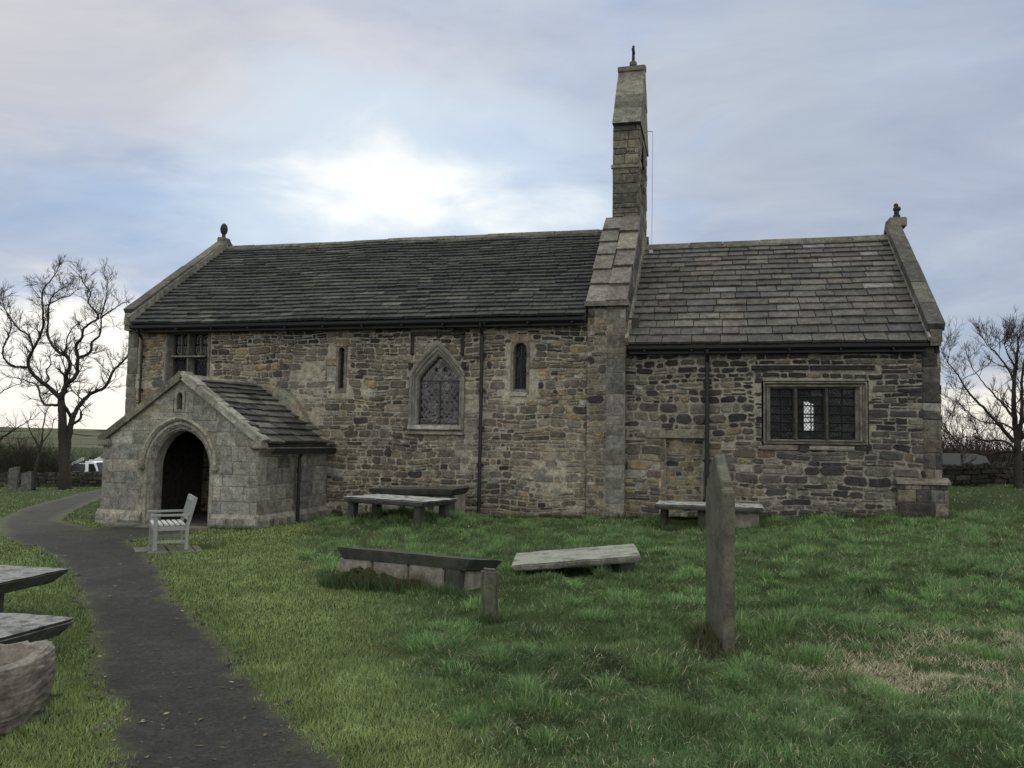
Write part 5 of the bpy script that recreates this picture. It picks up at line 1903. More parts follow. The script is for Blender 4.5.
kpx = 30.3 / FPX
q = at(65, 482, 25.2)
LIMBS = [
    ([(65, 490), (64.5, 470), (63.5, 448), (62.5, 425), (61.5, 405), (61, 396)], 9.5, 4.6, 0, -1),
    ([(66, 470), (67, 450), (69.5, 432), (72, 420), (74, 414)], 5.5, 4.0, .4, -1),
    ([(64, 405), (68, 411), (71.5, 419)], 2.2, 2.6, .3, -1),
    ([(73, 417), (77, 409), (83, 401), (92, 393), (104, 388), (110, 378), (114, 370), (120, 364), (127, 357), (134, 346), (139, 333)], 3.6, 1.0, 1.2, 2),
    ([(72, 424), (78, 421), (81, 417), (81, 412)], 2.4, 1.6, -.4, 0),
    ([(61, 399), (57, 395), (50, 388), (43, 383), (36, 377), (30, 370), (28, 362), (31, 354), (34, 348), (40, 336), (43, 324.8), (43, 311.1), (42, 297.3), (44, 287.9), (51, 280.1), (57, 271.5)], 4.0, .7, -1.2, 2),
    ([(29, 367), (21, 367), (13, 366), (6, 361), (3, 354), (4, 346), (9, 334), (11, 323.1), (7, 313.7), (3, 304.2)], 2.3, .6, -1.6, 2),
    ([(33, 349), (29, 336), (20, 330), (13, 321.4), (8, 313.7), (2, 305.9), (-5, 297.3)], 1.9, .6, .9, 2),
    ([(58, 405), (50, 405), (44, 404), (40, 396), (37, 385), (29, 382), (18, 378), (8, 377)], 2.4, .6, .8, 1),
    ([(61, 399), (64, 390), (67, 382), (66, 375), (70, 366), (68, 358), (63, 354), (57, 351), (51, 343), (47.5, 334), (48, 323.1), (48.5, 312.8), (50, 300.8), (56, 292.2), (65, 287)], 4.2, .7, .7, 2),
    ([(67, 383), (73, 379), (77, 373), (77, 364), (78, 357), (76, 346), (82, 338), (83, 330), (90, 323.1), (98, 318), (95, 310.2), (88, 302.5), (91, 293), (84, 283.6), (81, 276.7)], 3.4, .6, -.9, 2),
    ([(78, 358), (86, 355), (91, 351), (92, 342), (99, 336), (101, 327.4), (101, 316.2), (104, 305.9), (107, 292.2), (107, 280.1)], 2.6, .6, .6, 2),
    ([(101, 318), (106, 313.7), (113, 309.4), (121, 304.2), (127, 301.6)], 1.4, .5, -1.0, 1),
    ([(57, 352), (63, 354), (66, 346), (68, 336), (73, 327.4), (79, 324)], 1.5, .6, -.6, 1),
    ([(45, 385), (49, 378), (46, 371), (51, 364), (50, 358)], 1.6, .8, 1.3, 1),
    ([(45, 305.9), (54, 301.6), (62, 297.3), (70, 295.6), (77, 289.6)], 1.3, .5, 1.0, 2),
]
traced_tree('bare_tree', 'large gnarled leafless tree with forked trunk beyond the left end of the church', 'tree', 'bare trees around the churchyard', (q.x, q.y, gz(q.x, q.y) - .1), 25.3, LIMBS, random.Random(3), kpx / 2 * 1.28,
            dict(dens=.90, len=.60, up=.16, wig=.6, fork=(3, 5)), M_BARK, M_TWIG)

q = at(34, 487, 24.6)
LIMBS2 = [([(34, 490), (35, 475), (38, 460), (40, 450), (42, 440), (43, 428), (45, 415)], 3.6, 1.0, .3, 1),
          ([(40, 452), (36, 442), (31, 433), (28, 424)], 1.8, .6, -.6, 1), ([(41, 446), (46, 438), (51, 431), (54, 420)], 1.6, .6, .6, 1)]
traced_tree('bare_tree', 'small thin leafless tree leaning between the far headstones and the gnarled tree', 'tree', 'bare trees around the churchyard', (q.x, q.y, gz(q.x, q.y) - .1), 24.6, LIMBS2, random.Random(4), kpx / 2,
            dict(dens=.5, len=.6, up=.3, wig=.8, fork=(2, 4)), M_BARK, M_TWIG)
q = at(-28, 492, 22.5)
LIMBS3 = [([(-28, 500), (-27, 470), (-24, 452), (-12, 446), (0, 439), (12, 431), (22, 425), (30, 420)], 4.0, .6, .4, 1),
          ([(-27, 470), (-25, 440), (-20, 415), (-8, 400), (8, 388), (20, 384)], 3.0, .5, -.5, 2), ([(-25, 440), (-30, 400), (-28, 350), (-22, 310)], 2.6, .6, .4, 2)]
traced_tree('bare_tree', 'leafless tree mostly outside the left edge, its bough reaching in above the far headstones', 'tree', 'bare trees around the churchyard', (q.x, q.y, gz(q.x, q.y) - .1), 22.5, LIMBS3, random.Random(8), kpx / 2.2,
            dict(dens=.45, len=.7, up=.15, wig=.7, fork=(2, 4)), M_BARK, M_TWIG)

kpr = 25.3 / FPX
q = at(1018, 484, 24.4)
LIMBSR = [
    ([(1018, 490), (1018, 470), (1017.5, 455), (1017, 440), (1015, 424), (1014, 400), (1014, 382), (1016, 362), (1018, 345), (1017, 335)], 8.5, 1.0, .3, 2),
    ([(1018, 440), (1021, 425), (1022, 400), (1022, 380), (1024, 362), (1028, 346)], 4.5, 1.0, -.4, 2),
    ([(1017, 444), (1008, 435), (1000, 426), (992, 417), (983, 407), (974, 398), (965, 387), (958, 375), (950, 365), (944, 356)], 4.0, .6, -.8, 2),
    ([(1016, 450), (1008, 443), (998, 440), (986, 441), (974, 437), (962, 438)], 2.6, .6, .6, 2),
    ([(1014, 452), (1000, 452), (984, 455), (970, 450), (956, 440), (948, 431), (944, 424)], 2.3, .6, 1.0, 2),
    ([(1014, 382), (1009, 370), (1002, 361), (995, 352), (989, 347), (984, 340)], 2.4, .6, .8, 2),
    ([(1014, 418), (1006, 408), (998, 399), (989, 389), (981, 380), (972, 368)], 2.6, .6, .9, 2),
    ([(1015, 366), (1010, 358), (1006, 350), (1004, 344)], 1.8, .6, -.8, 2),
    ([(1014, 430), (1004, 424), (990, 423), (978, 420), (966, 410), (957, 402)], 2.0, .5, -.9, 2),
    ([(1022, 405), (1034, 390), (1044, 372), (1050, 350)], 3.0, .6, .5, 2),
    ([(1020, 440), (1036, 425), (1052, 412), (1066, 395)], 3.0, .6, -.5, 2),
    ([(1017, 356), (1011, 346), (1009, 338)], 1.4, .5, .5, 2),
]
traced_tree('bare_tree', 'fine-twigged leafless tree before the dark wall beyond the east end of the church', 'tree', 'bare trees around the churchyard', (q.x, q.y, gz(q.x, q.y) - .1), 24.4, LIMBSR, random.Random(9), kpr / 2,
            dict(dens=.62, len=.66, up=.28, wig=.6, fork=(3, 5)), M_BARK, M_TWIGR)

# a second, farther tree low behind the east wall
q = at(962, 470, 33)
LIMBSF = [([(962, 476), (962, 462), (961, 450), (958, 440), (955, 428)], 3.0, .6, .3, 2), ([(961, 456), (968, 447), (974, 440), (981, 433)], 1.8, .5, .5, 2), ([(960, 452), (952, 446), (946, 440), (941, 430)], 1.8, .5, -.5, 2)]
traced_tree('bare_tree', 'low leafless tree behind the dark wall, close to the church corner', 'tree', 'bare trees around the churchyard', (q.x, q.y, gz(q.x, q.y) - .4), 33, LIMBSF, random.Random(12), 33 / FPX / 2,
            dict(dens=.5, len=.8, up=.2, wig=.5, fork=(2, 4)), M_BARK, M_TWIGR)


# scrub: leafless bushes made of many stems
def bush(x, y, w_, h, d_, n_, r, label, group, mat):
    root = empty('bare_bush', (x, y, gz(x, y) - .1), 0, label, 'bush', group)
    mb = MB()
    for k in range(n_):
        a = r.uniform(0, 2 * math.pi); s = math.sqrt(r.random())
        p0 = Vector((math.cos(a) * s * w_ * .38, math.sin(a) * s * d_ * .38, 0))
        dd = Vector((math.cos(a) * s * .75 * w_ / h, math.sin(a) * s * .6, 1.0))
        twig(mb, p0, dd + rvec(r, .35), h * .5 * math.sqrt(max(.15, 1 - s * s * .7)) * r.uniform(.8, 1.15), .016, 2, r, .08, .7, (3, 5))
    mb.build('stems', mat, root)
    return root


rb = random.Random(15)
M_SCRUB = mat_simple('scrub_stems', (.040, .037, .027), .95, .35, 6, 0, .1)
for px, Y, w_, h, n_, lab in ((4, 28.6, 3.0, 1.9, 50, 'tangled dark leafless scrub behind the far headstones at the left edge'), (28, 29.6, 3.2, 1.75, 50, 'tangled dark leafless scrub behind the small thin tree'),
                              (48, 29.8, 2.4, 1.6, 40, 'dark leafless bush left of the gnarled trunk, above the parked car'), (78, 30.3, 1.9, 1.75, 44, 'rounded leafless bush right of the gnarled trunk, above the truck bed')):
    q = at(px, 470, Y)
    if px == 78:
        q = at(77, 470, 40)
        bush(q.x, q.y, 2.6, 3.6, 2.0, 60, rb, lab, 'scrub behind the west wall', M_SCRUB)
    else:
        bush(q.x, q.y, w_, h + 1.25, 1.6, int(n_ * 2.0), rb, lab, 'scrub behind the west wall', M_SCRUB)


# dry-stone walls ------------------------------------------------------------
def dry_wall(name, label, A, B, h, r, cols, z0f):
    A, B = Vector(A), Vector(B)
    L = (B - A).length; d = (B - A).normalized(); nrm = Vector((d.y, -d.x, 0))
    mb = MB()
    fr = lambda u, v, dd: tuple(A + d * u + nrm * (.18 + dd) + Vector((0, 0, z0f(A + d * u) + v)))
    fr2 = lambda u, v, dd: tuple(A + d * (L - u) - nrm * (.18 + dd) + Vector((0, 0, z0f(A + d * (L - u)) + v)))
    nseg = 12
    for k in range(nseg):
        ua, ub = L * k / nseg, L * (k + 1) / nseg
        p = [fr(ua, -.2, -.01), fr(ub, -.2, -.01), fr2(L - ub, -.2, -.01), fr2(L - ua, -.2, -.01)]
        t = [fr(ua, h, -.01), fr(ub, h, -.01), fr2(L - ub, h, -.01), fr2(L - ua, h, -.01)]
        i = [mb.vert(x, (.03, .03, .028)) for x in p]; j = [mb.vert(x, (.03, .03, .028)) for x in t]
        mb.face(j); mb.face((i[0], i[1], j[1], j[0])); mb.face((i[2], i[3], j[3], j[2])); mb.face((i[1], i[2], j[2], j[1])); mb.face((i[3], i[0], j[0], j[3]))
    for f_ in (fr, fr2):
        rubble(mb, 0, L, -.1, h, f_, lambda u, v: True, free, lambda u, v, rr: pick(rr, cols), r, hr=(.09, .15), wr=(.16, .42), prot=(.02, .06), joint=.02)
    u = 0
    while u < L:
        w_ = r.uniform(.10, .2)
        p = A + d * (u + w_ / 2)
        rough_box(mb, (w_ * .92, .36, r.uniform(.10, .19)), Matrix.Translation((p.x, p.y, z0f(p) + h - .02)) @ Matrix.Rotation(math.atan2(d.y, d.x), 4, 'Z'), .02, .015, 1, 8, pick(r, cols), seed=u)
        u += w_
    o = mb.build(name, M_STONE)
    tag(o, label, 'wall')
    return o


DW = [(40, (.032, .031, .026)), (30, (.045, .043, .035)), (15, (.06, .057, .047)), (10, (.024, .024, .022))]
zg = lambda p: gz(p.x, p.y)
dry_wall('dry_stone_wall', 'low dark dry-stone wall beyond the path at the left, in front of the parked vehicles', (-31.0, 26.4, 0), (-19.8, 28.4, 0), .42, random.Random(61), DW, zg)
dry_wall('dry_stone_wall', 'dark dry-stone wall behind the right-hand tree at the east side of the churchyard', (4.2, 26.2, 0), (15.0, 25.4, 0), .50, random.Random(62), DW, zg)

# far hedge line beyond the east wall, a dim mass
mb = MB()
rh = random.Random(77)
for k in range(420):
    x = rh.uniform(14, 55); y = 90 + rh.uniform(-4, 4)
    h = 1.2 + .8 * mnoise.noise((x * .15, 0, 2)) + rh.uniform(0, .5)
    zb = float(hill_z(np.array([x]), np.array([y]))[0]) - .3
    for q_ in range(3):
        twig(mb, (x + rh.uniform(-.6, .6), y, zb), (rh.uniform(-.4, .4), rh.uniform(-.4, .4), 1), 3.0 + h * .5, .06, 1, rh, .2, .4, (3, 5))
o = mb.build('far_hedge', M_TWIG)
o['kind'] = 'stuff'

# barn far beyond the east wall
q = at(962, 458, 75)
zb = float(hill_z(np.array([q.x]), np.array([q.y]))[0])
barn = empty('barn', (q.x, q.y, zb - .2), math.radians(8), 'low grey-roofed barn far off over the east wall, partly behind bare branches', 'barn')
barn.scale = (.55, 1.1, 1.3)
M_BARNW = mat_simple('barn_wall', (.035, .033, .03), .9, .25, 2, .1)
M_BARNR = mat_simple('barn_roof', (.024, .024, .025), .7, .2, 2, .1)
mb = MB()
mb.prism([(-3.6, -1.6, 0), (-3.6, 1.6, 0), (-3.6, 1.6, 1.7), (-3.6, 0, 2.75), (-3.6, -1.6, 1.7)][::-1], (6.6, 0, 0))
mb.build('wall', M_BARNW, barn)
for s in (-1, 1):
    mb = MB()
    P_ = [(-3.75, s * 1.8, 1.62), (-3.75, 0, 2.83), (-3.75, 0, 2.95), (-3.75, s * 1.85, 1.72)]
    mb.prism(P_ if s > 0 else P_[::-1], (6.9, 0, 0))
    mb.build('roof_slope', M_BARNR, barn)
mb = MB(); mb.box((-1, -1.66, 0), (.4, -1.605, 1.4)); mb.build('door', M_DOOR, barn)

# parked vehicles behind the west wall -----------------------------------------
M_WHITE = mat_simple('white_paint', (.72, .73, .74), .4, .08, 3, 0, .5)
M_PALEP = mat_simple('pale_metal', (.46, .46, .45), .6, .15, 6, 0, .4)
M_NAVY = mat_simple('dark_blue_paint', (.030, .034, .05), .25, .1, 3, 0, .6)
M_TYRE = mat_simple('tyre_rubber', (.012, .012, .012), .85, .2, 20, 0, .2)
M_WIN = mat_simple('vehicle_glass', (.012, .014, .016), .08, .1, 3, 0, .6)
M_RED = mat_simple('lamp_red', (.30, .02, .015), .3, .1, 5, 0, .5)


def wheel(parent, x, y, r_):
    mb = MB(); mb.tube([(x, y - .1, r_), (x, y + .1, r_)], r_, 18); w_ = mb.build('wheel', M_TYRE, parent)
    mb = MB(); mb.tube([(x, y - .11, r_), (x, y + .11, r_)], r_ * .55, 12); mb.build('rim', M_PALEP, w_)


Yv = 36.0
q = at(99, 478, Yv)
zt = gz(q.x, q.y)
sc = 1.0
truck = empty('flatbed_truck', (q.x, q.y, zt), math.radians(12), 'white-cabbed truck with a sloping ramp over its dark bed behind the low wall', 'truck')
top = .22 - zt                       # roof of the cab seen just over the wall
mb = MB()
cab = [(-.30, .45), (.62, .45), (.64, top * .52), (.45, top * .62), (.18, top - .06), (.05, top), (-.30, top)]
mb.prism([(x, -.8, z) for x, z in cab], (0, 1.6, 0)); mb.build('cab', M_WHITE, truck)
mb = MB()
win = [(-.12, top * .60), (.42, top * .60), (.14, top - .12), (-.12, top - .12)]
mb.prism([(x, -.812, z) for x, z in win], (0, .008, 0)); mb.build('side_window', M_WIN, truck)
mb = MB(); mb.prism([(.47, -.7, top * .63), (.47, .7, top * .63), (.21, .7, top - .06), (.21, -.7, top - .06)][::-1], (.02, 0, .012)); mb.build('windscreen', M_WIN, truck)
mb = MB(); mb.box((-2.2, -.8, .55), (-.34, .8, .75)); mb.build('bed', M_NAVY, truck)
mb = MB(); mb.box((-1.55, -.75, .75), (-.34, .75, top * .93)); mb.build('load_box', M_NAVY, truck)
mb = MB(); mb.box((-.95, -.77, top * .58), (-.55, -.752, top * .75)); mb.build('panel', M_PALEP, truck)
for yy in (-.86, .70):
    mb = MB()
    a0, a1 = Vector((-2.05, yy, top * .60)), Vector((-.42, yy, top * 1.02))
    mb.prism([tuple(a0), tuple(a1), tuple(a1 + Vector((0, 0, .16))), tuple(a0 + Vector((0, 0, .16)))], (0, .14, 0)); mb.build('ramp', M_PALEP, truck)
mb = MB(); mb.box((-.28, -.5, top + .005), (.0, .5, top + .10)); mb.build('light_bar', M_PALEP, truck)
for xx in (-.22, -.06):
    mb = MB(); mb.tube([(xx, -.52, top + .10), (xx, -.52, top + .2)], .05, 8); mb.build('beacon', M_TYRE, truck)
for x in (.25, -1.7):
    for y in (-.72, .72):
        wheel(truck, x, y, .32)

q = at(45, 478, 36.5)
zt = gz(q.x, q.y)
car = empty('parked_car', (q.x, q.y, zt), math.radians(14), 'dark blue car parked behind the wall, left of the gnarled trunk', 'car')
top = -.30 - zt
mb = MB()
body = [(-1.15, .25), (1.15, .25), (1.17, top * .55), (.72, top * .66), (.42, top * .97), (-.55, top), (-.98, top * .66), (-1.16, top * .62)]
mb.prism([(x, -.55, z) for x, z in body], (0, 1.1, 0)); mb.build('body', M_NAVY, car)
for a in ([(-.82, top * .68), (-.12, top * .68), (-.12, top * .92), (-.52, top * .92)], [(-.06, top * .68), (.60, top * .68), (.38, top * .92), (-.06, top * .92)]):
    mb = MB(); mb.prism([(x, -.562, z) for x, z in a], (0, .008, 0)); mb.build('side_window', M_WIN, car)
for x in (-.72, .72):
    for y in (-.5, .5):
        wheel(car, x, y, .22)
mb = MB(); mb.box((-1.185, -.5, top * .48), (-1.162, -.32, top * .58)); mb.build('tail_light', M_RED, car)

# ------------------------------------------------------------------ grass
def grass_mat():
    m, n, b = new_mat('grass_blade')
    a = n.node('ShaderNodeAttribute', attribute_name='col')
    n.l.new(a.outputs['Color'], b.inputs['Base Color'])
    b.inputs['Roughness'].default_value = 0.6
    b.inputs['Specular IOR Level'].default_value = 0.25
    tl = n.node('ShaderNodeBsdfTranslucent')
    n.l.new(a.outputs['Color'], tl.inputs['Color'])
    mx_ = n.node('ShaderNodeMixShader')
    mx_.inputs[0].default_value = 0.3
    n.l.new(b.outputs[0], mx_.inputs[1]); n.l.new(tl.outputs[0], mx_.inputs[2])
    n.l.new(mx_.outputs[0], n.n['Material Output'].inputs['Surface'])
    return m


M_GRASS = grass_mat()
R_ = np.random.default_rng(5)


def rect_out(x, y, cx, cy, L, W_, a):
    c, s = math.cos(a), math.sin(a)
    u = (x - cx) * c + (y - cy) * s; v = -(x - cx) * s + (y - cy) * c
    return (np.abs(u) < L / 2) & (np.abs(v) < W_ / 2)


def blades(x, y, h, wd, lean, leandir, col, seg):
    """arrays of blades -> vertices, faces, colours; seg 2 gives a bent blade"""
    n_ = len(x)
    z = ground(x, y)
    a = R_.uniform(0, 2 * np.pi, n_)
    bx, by = np.cos(a) * wd / 2, np.sin(a) * wd / 2
    lx, ly_ = np.cos(leandir) * lean * h, np.sin(leandir) * lean * h
    base = np.stack([x, y, z - .01], 1)
    wv = np.stack([bx, by, np.zeros(n_)], 1)
    tip = base + np.stack([lx, ly_, h * np.sqrt(np.maximum(.15, 1 - lean ** 2 * .6)) + .01], 1)
    if seg == 1:
        V = np.concatenate([base - wv, base + wv, tip], 1).reshape(-1, 3)
        i = np.arange(n_) * 3
        loops = np.stack([i, i + 1, i + 2], 1).ravel()
        starts = np.arange(n_) * 3
        tot = np.full(n_, 3)
        C = np.repeat(col, 3, 0)
    else:
        mid = base + np.stack([lx * .32, ly_ * .32, h * .60], 1)
        V = np.concatenate([base - wv, base + wv, mid - wv * .8, mid + wv * .8, tip], 1).reshape(-1, 3)
        i = np.arange(n_) * 5
        q = np.stack([i, i + 1, i + 3, i + 2], 1); t = np.stack([i + 2, i + 3, i + 4], 1)
        loops = np.concatenate([q.ravel(), t.ravel()])
        starts = np.concatenate([np.arange(n_) * 4, n_ * 4 + np.arange(n_) * 3])
        tot = np.concatenate([np.full(n_, 4), np.full(n_, 3)])
        C = np.repeat(col, 5, 0)
    return V, loops, starts, tot, C


def merge(parts):
    Vs, Ls, Ss, Ts, Cs = [], [], [], [], []
    vo = lo = 0
    for V, L, S_, T_, C in parts:
        Vs.append(V); Ls.append(L + vo); Ss.append(S_ + lo); Ts.append(T_); Cs.append(C)
        vo += len(V); lo += len(L)
    return np.concatenate(Vs), np.concatenate(Ls), np.concatenate(Ss), np.concatenate(Ts), np.concatenate(Cs)


def usable(x, y):
    ok = pathd(x, y) > -.015 - R_.random(len(x)) ** 3 * .05
    ok &= ~((x > -12.75) & (x < 3.9) & (y > 15.32) & (y < 22.3))
    ok &= ~((x > -10.98) & (x < -7.62) & (y > 12.80) & (y < 15.6))
    ok &= ~((x > 2.93) & (x < 3.95) & (y > 15.38))
    for o, L, W_ in ((t2, 1.5, .75), (t3, 1.75, .62), (tr, .95, .85), (t7, 1.4, .6)):
        ok &= ~rect_out(x, y, o.location.x, o.location.y, L, W_, o.rotation_euler.z)
    ok &= ~rect_out(x, y, hs.location.x, hs.location.y, .66, .12, hs.rotation_euler.z)
    q = bo - e2 * .12
    ok &= ~(rect_out(x, y, q.x, q.y, 1.02, .62, bang) & (R_.random(len(x)) > .04))
    return ok


def cap_h(x, y, h):
    """grass is short in the shade beneath the raised slabs"""
    for o, L, W_, lim in ((t1, 1.9, .98, .20), (t4, 1.45, .9, .05), (t5, 1.7, .9, .06), (t6, 1.9, .9, .10), (t7, 1.85, .9, .04)):
        h = np.where(rect_out(x, y, o.location.x, o.location.y, L, W_, o.rotation_euler.z), np.minimum(h, lim), h)
    return h


def lawn_colour(x, y, ln, n_):
    k = fbm(x * .9, y * .9, 91)[:, None]; k2 = fbm(x * 3.1, y * 3.1, 97)[:, None]
    short = np.array([.245, .298, .112]) * (1 - k) * 1.1 + np.array([.165, .238, .088]) * k
    short = short * (0.55 + .9 * k2) * (.72 + .56 * (fbm(x * 9, y * 9, 101)[:, None]))
    # moss-yellow fringe next to the path
    ed = np.exp(-np.clip(pathd(x, y), 0, 9) / .25)[:, None]
    short = short * (1 - .35 * ed) + np.array([.105, .105, .035]) * .35 * ed
    long = np.array([.062, .112, .044]) * (1 - k2) + np.array([.098, .146, .058]) * k2
    long = 1.22 * long * (.5 + 1.0 * k) * (.35 + 1.3 * fbm(x * 5, y * 5, 103)[:, None]) * (.5 + 1.0 * fbm(x * 14, y * 14, 107)[:, None])
    c = short * (1 - ln[:, None]) + long * ln[:, None]
    # bleached dead grass
    st = 1.3 * np.exp(-(((x - 2.3) / .9) ** 2 + ((y - 6.9) / .6) ** 2)) + 1.2 * np.exp(-(((x - 1.2) / .75) ** 2 + ((y - 6.15) / .45) ** 2)) + .55 * np.exp(-(((x + .9) / .35) ** 2 + ((y - 13.3) / .4) ** 2)) + .35 * np.exp(-(((x - 3.6) / .8) ** 2 + ((y - 10.0) / .8) ** 2))
    st = st * (fbm(x * 2.6, y * 2.6, 131) > .36)
    p_ = .025 * ln + .025 + .85 * np.clip(st, 0, 1)
    dead = R_.random(n_) < p_
    dc = np.array([.50, .46, .31]) * R_.uniform(.55, 1.25, (n_, 1))
    c = c * R_.uniform(.62, 1.38, (n_, 1)) * R_.uniform(.92, 1.08, (n_, 3))
    return np.where(dead[:, None], dc, c), dead


def scatter(n_, r0, r1, power):
    """points round the viewpoint in the part of the yard the photograph shows"""
    th = math.radians(90 + 14.1) + R_.uniform(-.76, .76, n_)
    u = R_.random(n_)
    if power == 0:
        r_ = r0 * (r1 / r0) ** u
    else:
        r_ = np.sqrt(r0 * r0 + (r1 * r1 - r0 * r0) * u)
    return r_ * np.cos(th), r_ * np.sin(th), r_


parts_ = []
for n_, r0, r1, pw, seg in ((250000, 2.2, 6.0, 1, 2), (340000, 6.0, 17.5, 0, 1), (70000, 17.5, 48, 0, 1)):
    x, y, r_ = scatter(n_, r0, r1, pw)
    ok = usable(x, y); x, y, r_ = x[ok], y[ok], r_[ok]
    n2_ = len(x)
    ln = longness(x, y)
    pat = fbm(x * 1.7, y * 1.7, 41)
    h = (.022 + .022 * R_.random(n2_)) * (1 - ln) + ln * (.022 + .075 * np.clip(pat - .32, 0, 1) + .022 * R_.random(n2_))
    c, dead = lawn_colour(x, y, ln, n2_)
    h = np.where(dead & (ln > .3), h * 1.1, h)
    h = h * np.where(r_ > 17.5, 1.2, 1)
    h = cap_h(x, y, h)
    wd = .0042 * np.maximum(1, r_ / 5.0) * R_.uniform(.7, 1.3, n2_)
    lean = np.clip(R_.normal(.62, .28, n2_) + ln * .12, .05, 1.2)
    lean = np.where(dead, np.maximum(lean, R_.uniform(.6, 1.3, n2_)), lean)
    ldir = 4 * np.pi * fbm(x * 4.0, y * 4.0, 55) + R_.normal(0, 1.5, n2_)
    parts_.append(blades(x, y, h, wd, lean, ldir, c, seg))

# tussocks: fountains of long blades in the rough part
tx, ty, tr_ = scatter(3400, 3.4, 17, 1)
ok = (longness(tx, ty) > .55) & usable(tx, ty) & (R_.random(len(tx)) < .30 + 1.5 * np.clip(fbm(tx * .7, ty * .7, 66) - .35, 0, 1))
tx, ty, tr_ = tx[ok], ty[ok], tr_[ok]
for cx_, cy_, cr_ in zip(tx, ty, tr_):
    nb = int(R_.uniform(110, 230) * min(1, (7 / cr_) ** 1.2) + 30)
    R0 = R_.uniform(.06, .18)
    a = R_.uniform(0, 2 * np.pi, nb); s = np.sqrt(R_.random(nb)) * R0
    x, y = cx_ + np.cos(a) * s, cy_ + np.sin(a) * s
    ok = usable(x, y); x, y, a, s = x[ok], y[ok], a[ok], s[ok]
    if len(x) == 0: continue
    hh = (R_.uniform(.10, .19) if R_.random() < .4 else R_.uniform(.05, .12)) * (1 - .3 * (s / R0)) * R_.uniform(.6, 1.15, len(x))
    hh = cap_h(x, y, hh)
    base = np.array([.105, .182, .066]) * R_.uniform(.5, 1.45) + np.array([.018, .012, .004]) * R_.random()
    c = base * R_.uniform(.6, 1.5, (len(x), 1))
    dd = R_.random(len(x)) < R_.uniform(0, .07)
    c = np.where(dd[:, None], np.array([.36, .31, .19]) * R_.uniform(.6, 1.2, (len(x), 1)), c)
    lean = .3 + .75 * s / R0 + R_.normal(0, .3, len(x))
    lean = np.clip(lean, .05, 1.2)
    wd = .0042 * max(1, cr_ / 5.0) * R_.uniform(.7, 1.3, len(x))
    parts_.append(blades(x, y, hh, wd, lean, a + R_.normal(0, .9, len(x)), c, 2 if cr_ < 11 else 1))

# fringe at the foot of the walls and monuments
def fringe(pts, hmin, hmax, per_m, col, spread_=.05):
    for (ax_, ay_), (bx_, by_) in zip(pts[:-1], pts[1:]):
        L = math.hypot(bx_ - ax_, by_ - ay_); nb = int(L * per_m)
        t = R_.random(nb)
        x = ax_ + (bx_ - ax_) * t + R_.normal(0, spread_, nb); y = ay_ + (by_ - ay_) * t - np.abs(R_.normal(0, spread_, nb))
        h = R_.uniform(hmin, hmax, nb) * (.5 + fbm(x * 3, y * 3, 77))
        c = np.array(col) * R_.uniform(.55, 1.4, (nb, 1))
        parts_.append(blades(x, y, h, np.full(nb, .011), R_.uniform(.1, .8, nb), R_.uniform(0, 6.28, nb), c, 1))
fringe([(-7.6, 15.36), (-2.45, 15.36)], .06, .15, 420, (.045, .080, .028))
fringe([(-2.45, 15.22), (-1.7, 15.22), (2.9, 15.5), (2.95, 15.3), (3.9, 15.3)], .06, .16, 420, (.045, .080, .028))
fringe([(-8.5, 12.72), (-7.6, 12.72)], .04, .10, 400, (.05, .085, .028), .03)
fringe([(-3.05, 7.86), (-2.2, 7.72)], .05, .12, 900, (.07, .115, .044), .05)
fringe([(-3.98, 8.02), (-3.05, 7.86)], .06, .19, 1300, (.060, .102, .040), .05)
fringe([(-3.95, 8.06), (-2.8, 7.84)], .10, .24, 500, (.075, .068, .032), .04)
fringe([(-.14, 6.95), (-.02, 6.12)], .05, .14, 700, (.10, .085, .045), .06)
fringe([(-.9, 14.0), (.75, 13.95)], .06, .16, 500, (.05, .082, .03), .06)
fringe([(-.15, 6.72), (0.02, 6.1), (.12, 6.1)], .05, .13, 700, (.055, .078, .03), .06)
fringe([(-1.95, 6.74), (-1.75, 6.74)], .06, .14, 700, (.05, .085, .03), .05)

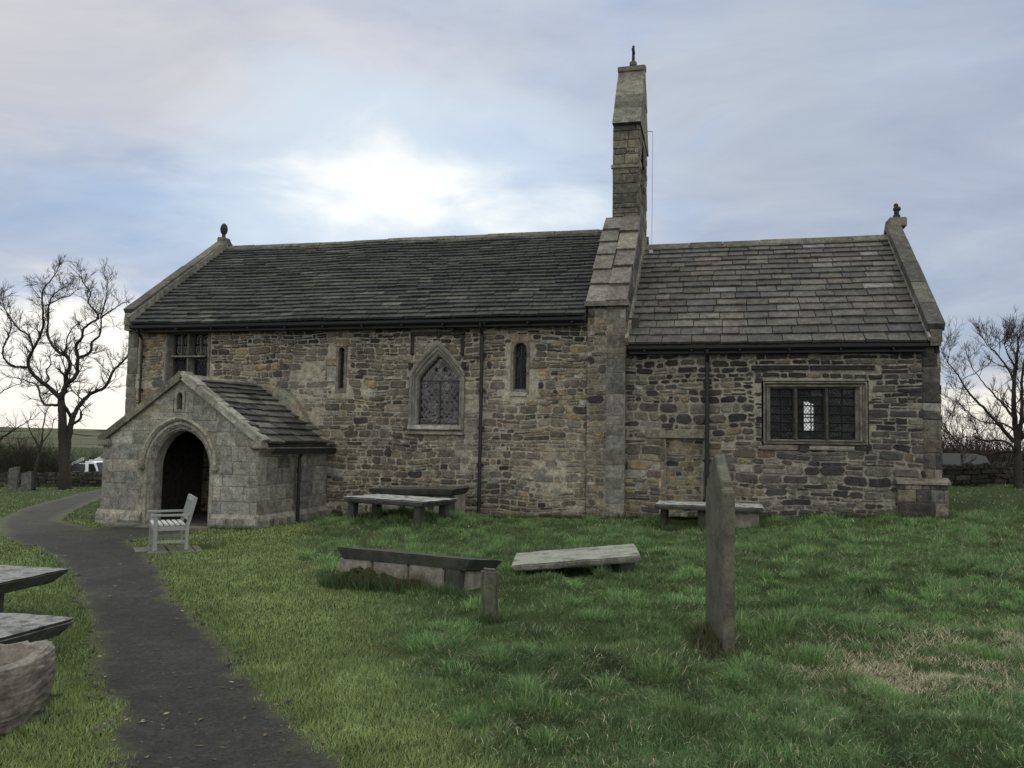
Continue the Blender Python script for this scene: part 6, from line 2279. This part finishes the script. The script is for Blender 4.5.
V, L, S_, T_, C = merge(parts_)
me = bpy.data.meshes.new('grass')
me.vertices.add(len(V)); me.vertices.foreach_set('co', V.astype(np.float32).ravel())
me.loops.add(len(L)); me.loops.foreach_set('vertex_index', L.astype(np.int32))
me.polygons.add(len(S_)); me.polygons.foreach_set('loop_start', S_.astype(np.int32))
try:
    me.polygons.foreach_set('loop_total', T_.astype(np.int32))
except Exception:
    pass
me.update(calc_edges=True)
ca = me.color_attributes.new('col', 'FLOAT_COLOR', 'POINT')
c4 = np.ones((len(V), 4), dtype=np.float32); c4[:, :3] = C
ca.data.foreach_set('color', c4.ravel())
me.materials.append(M_GRASS)
go = bpy.data.objects.new('grass', me)
COL.objects.link(go)
go['kind'] = 'stuff'

# dead leaves and small stones along the path edge
M_LITTER = mat_simple('leaf_litter', (.1, .1, .1), .8, .3, 30, .2, .2, attr=True)
mb = MB()
rl = random.Random(90)
n_ok = 0
while n_ok < 420:
    (ax_, ay_, aw_), (bx_, by_, bw_) = rl.choice(list(zip(PATH[:10], PATH[1:11])))
    t = rl.random(); x = ax_ + (bx_ - ax_) * t + rl.uniform(-1.2, 1.2); y = ay_ + (by_ - ay_) * t + rl.uniform(-1.2, 1.2)
    d_ = float(pathd(np.array([x]), np.array([y]))[0])
    if d_ > .06 or y < 2.3 or (d_ < -.15 and rl.random() < .75):
        continue
    n_ok += 1
    z = gz(x, y) + .012
    if rl.random() < .62:
        a = rl.uniform(0, 6.3); L_ = rl.uniform(.012, .028); wv = L_ * rl.uniform(.3, .6)
        c = pick(rl, [(3, (.10, .07, .035)), (2, (.06, .045, .025)), (1, (.24, .20, .12))])
        ca_, sa_ = math.cos(a), math.sin(a)
        P_ = [(L_, 0), (0, wv), (-L_, 0), (0, -wv)]
        mb.poly([(x + u * ca_ - v * sa_, y + u * sa_ + v * ca_, z + rl.uniform(0, .008)) for u, v in P_], c)
    else:
        s_ = rl.uniform(.006, .02) if d_ < -.05 else rl.uniform(.012, .042)
        rough_box(mb, (s_ * 1.3, s_, s_ * .7), T(x, y, z - .012, rl.uniform(0, 3)), s_ * .25, s_ * .15, 1, 20, pick(rl, [(2, (.07, .067, .058)), (3, (.04, .038, .033)), (1, (.12, .115, .10))]), seed=x)
o = mb.build('path_litter', M_LITTER)
o['kind'] = 'stuff'
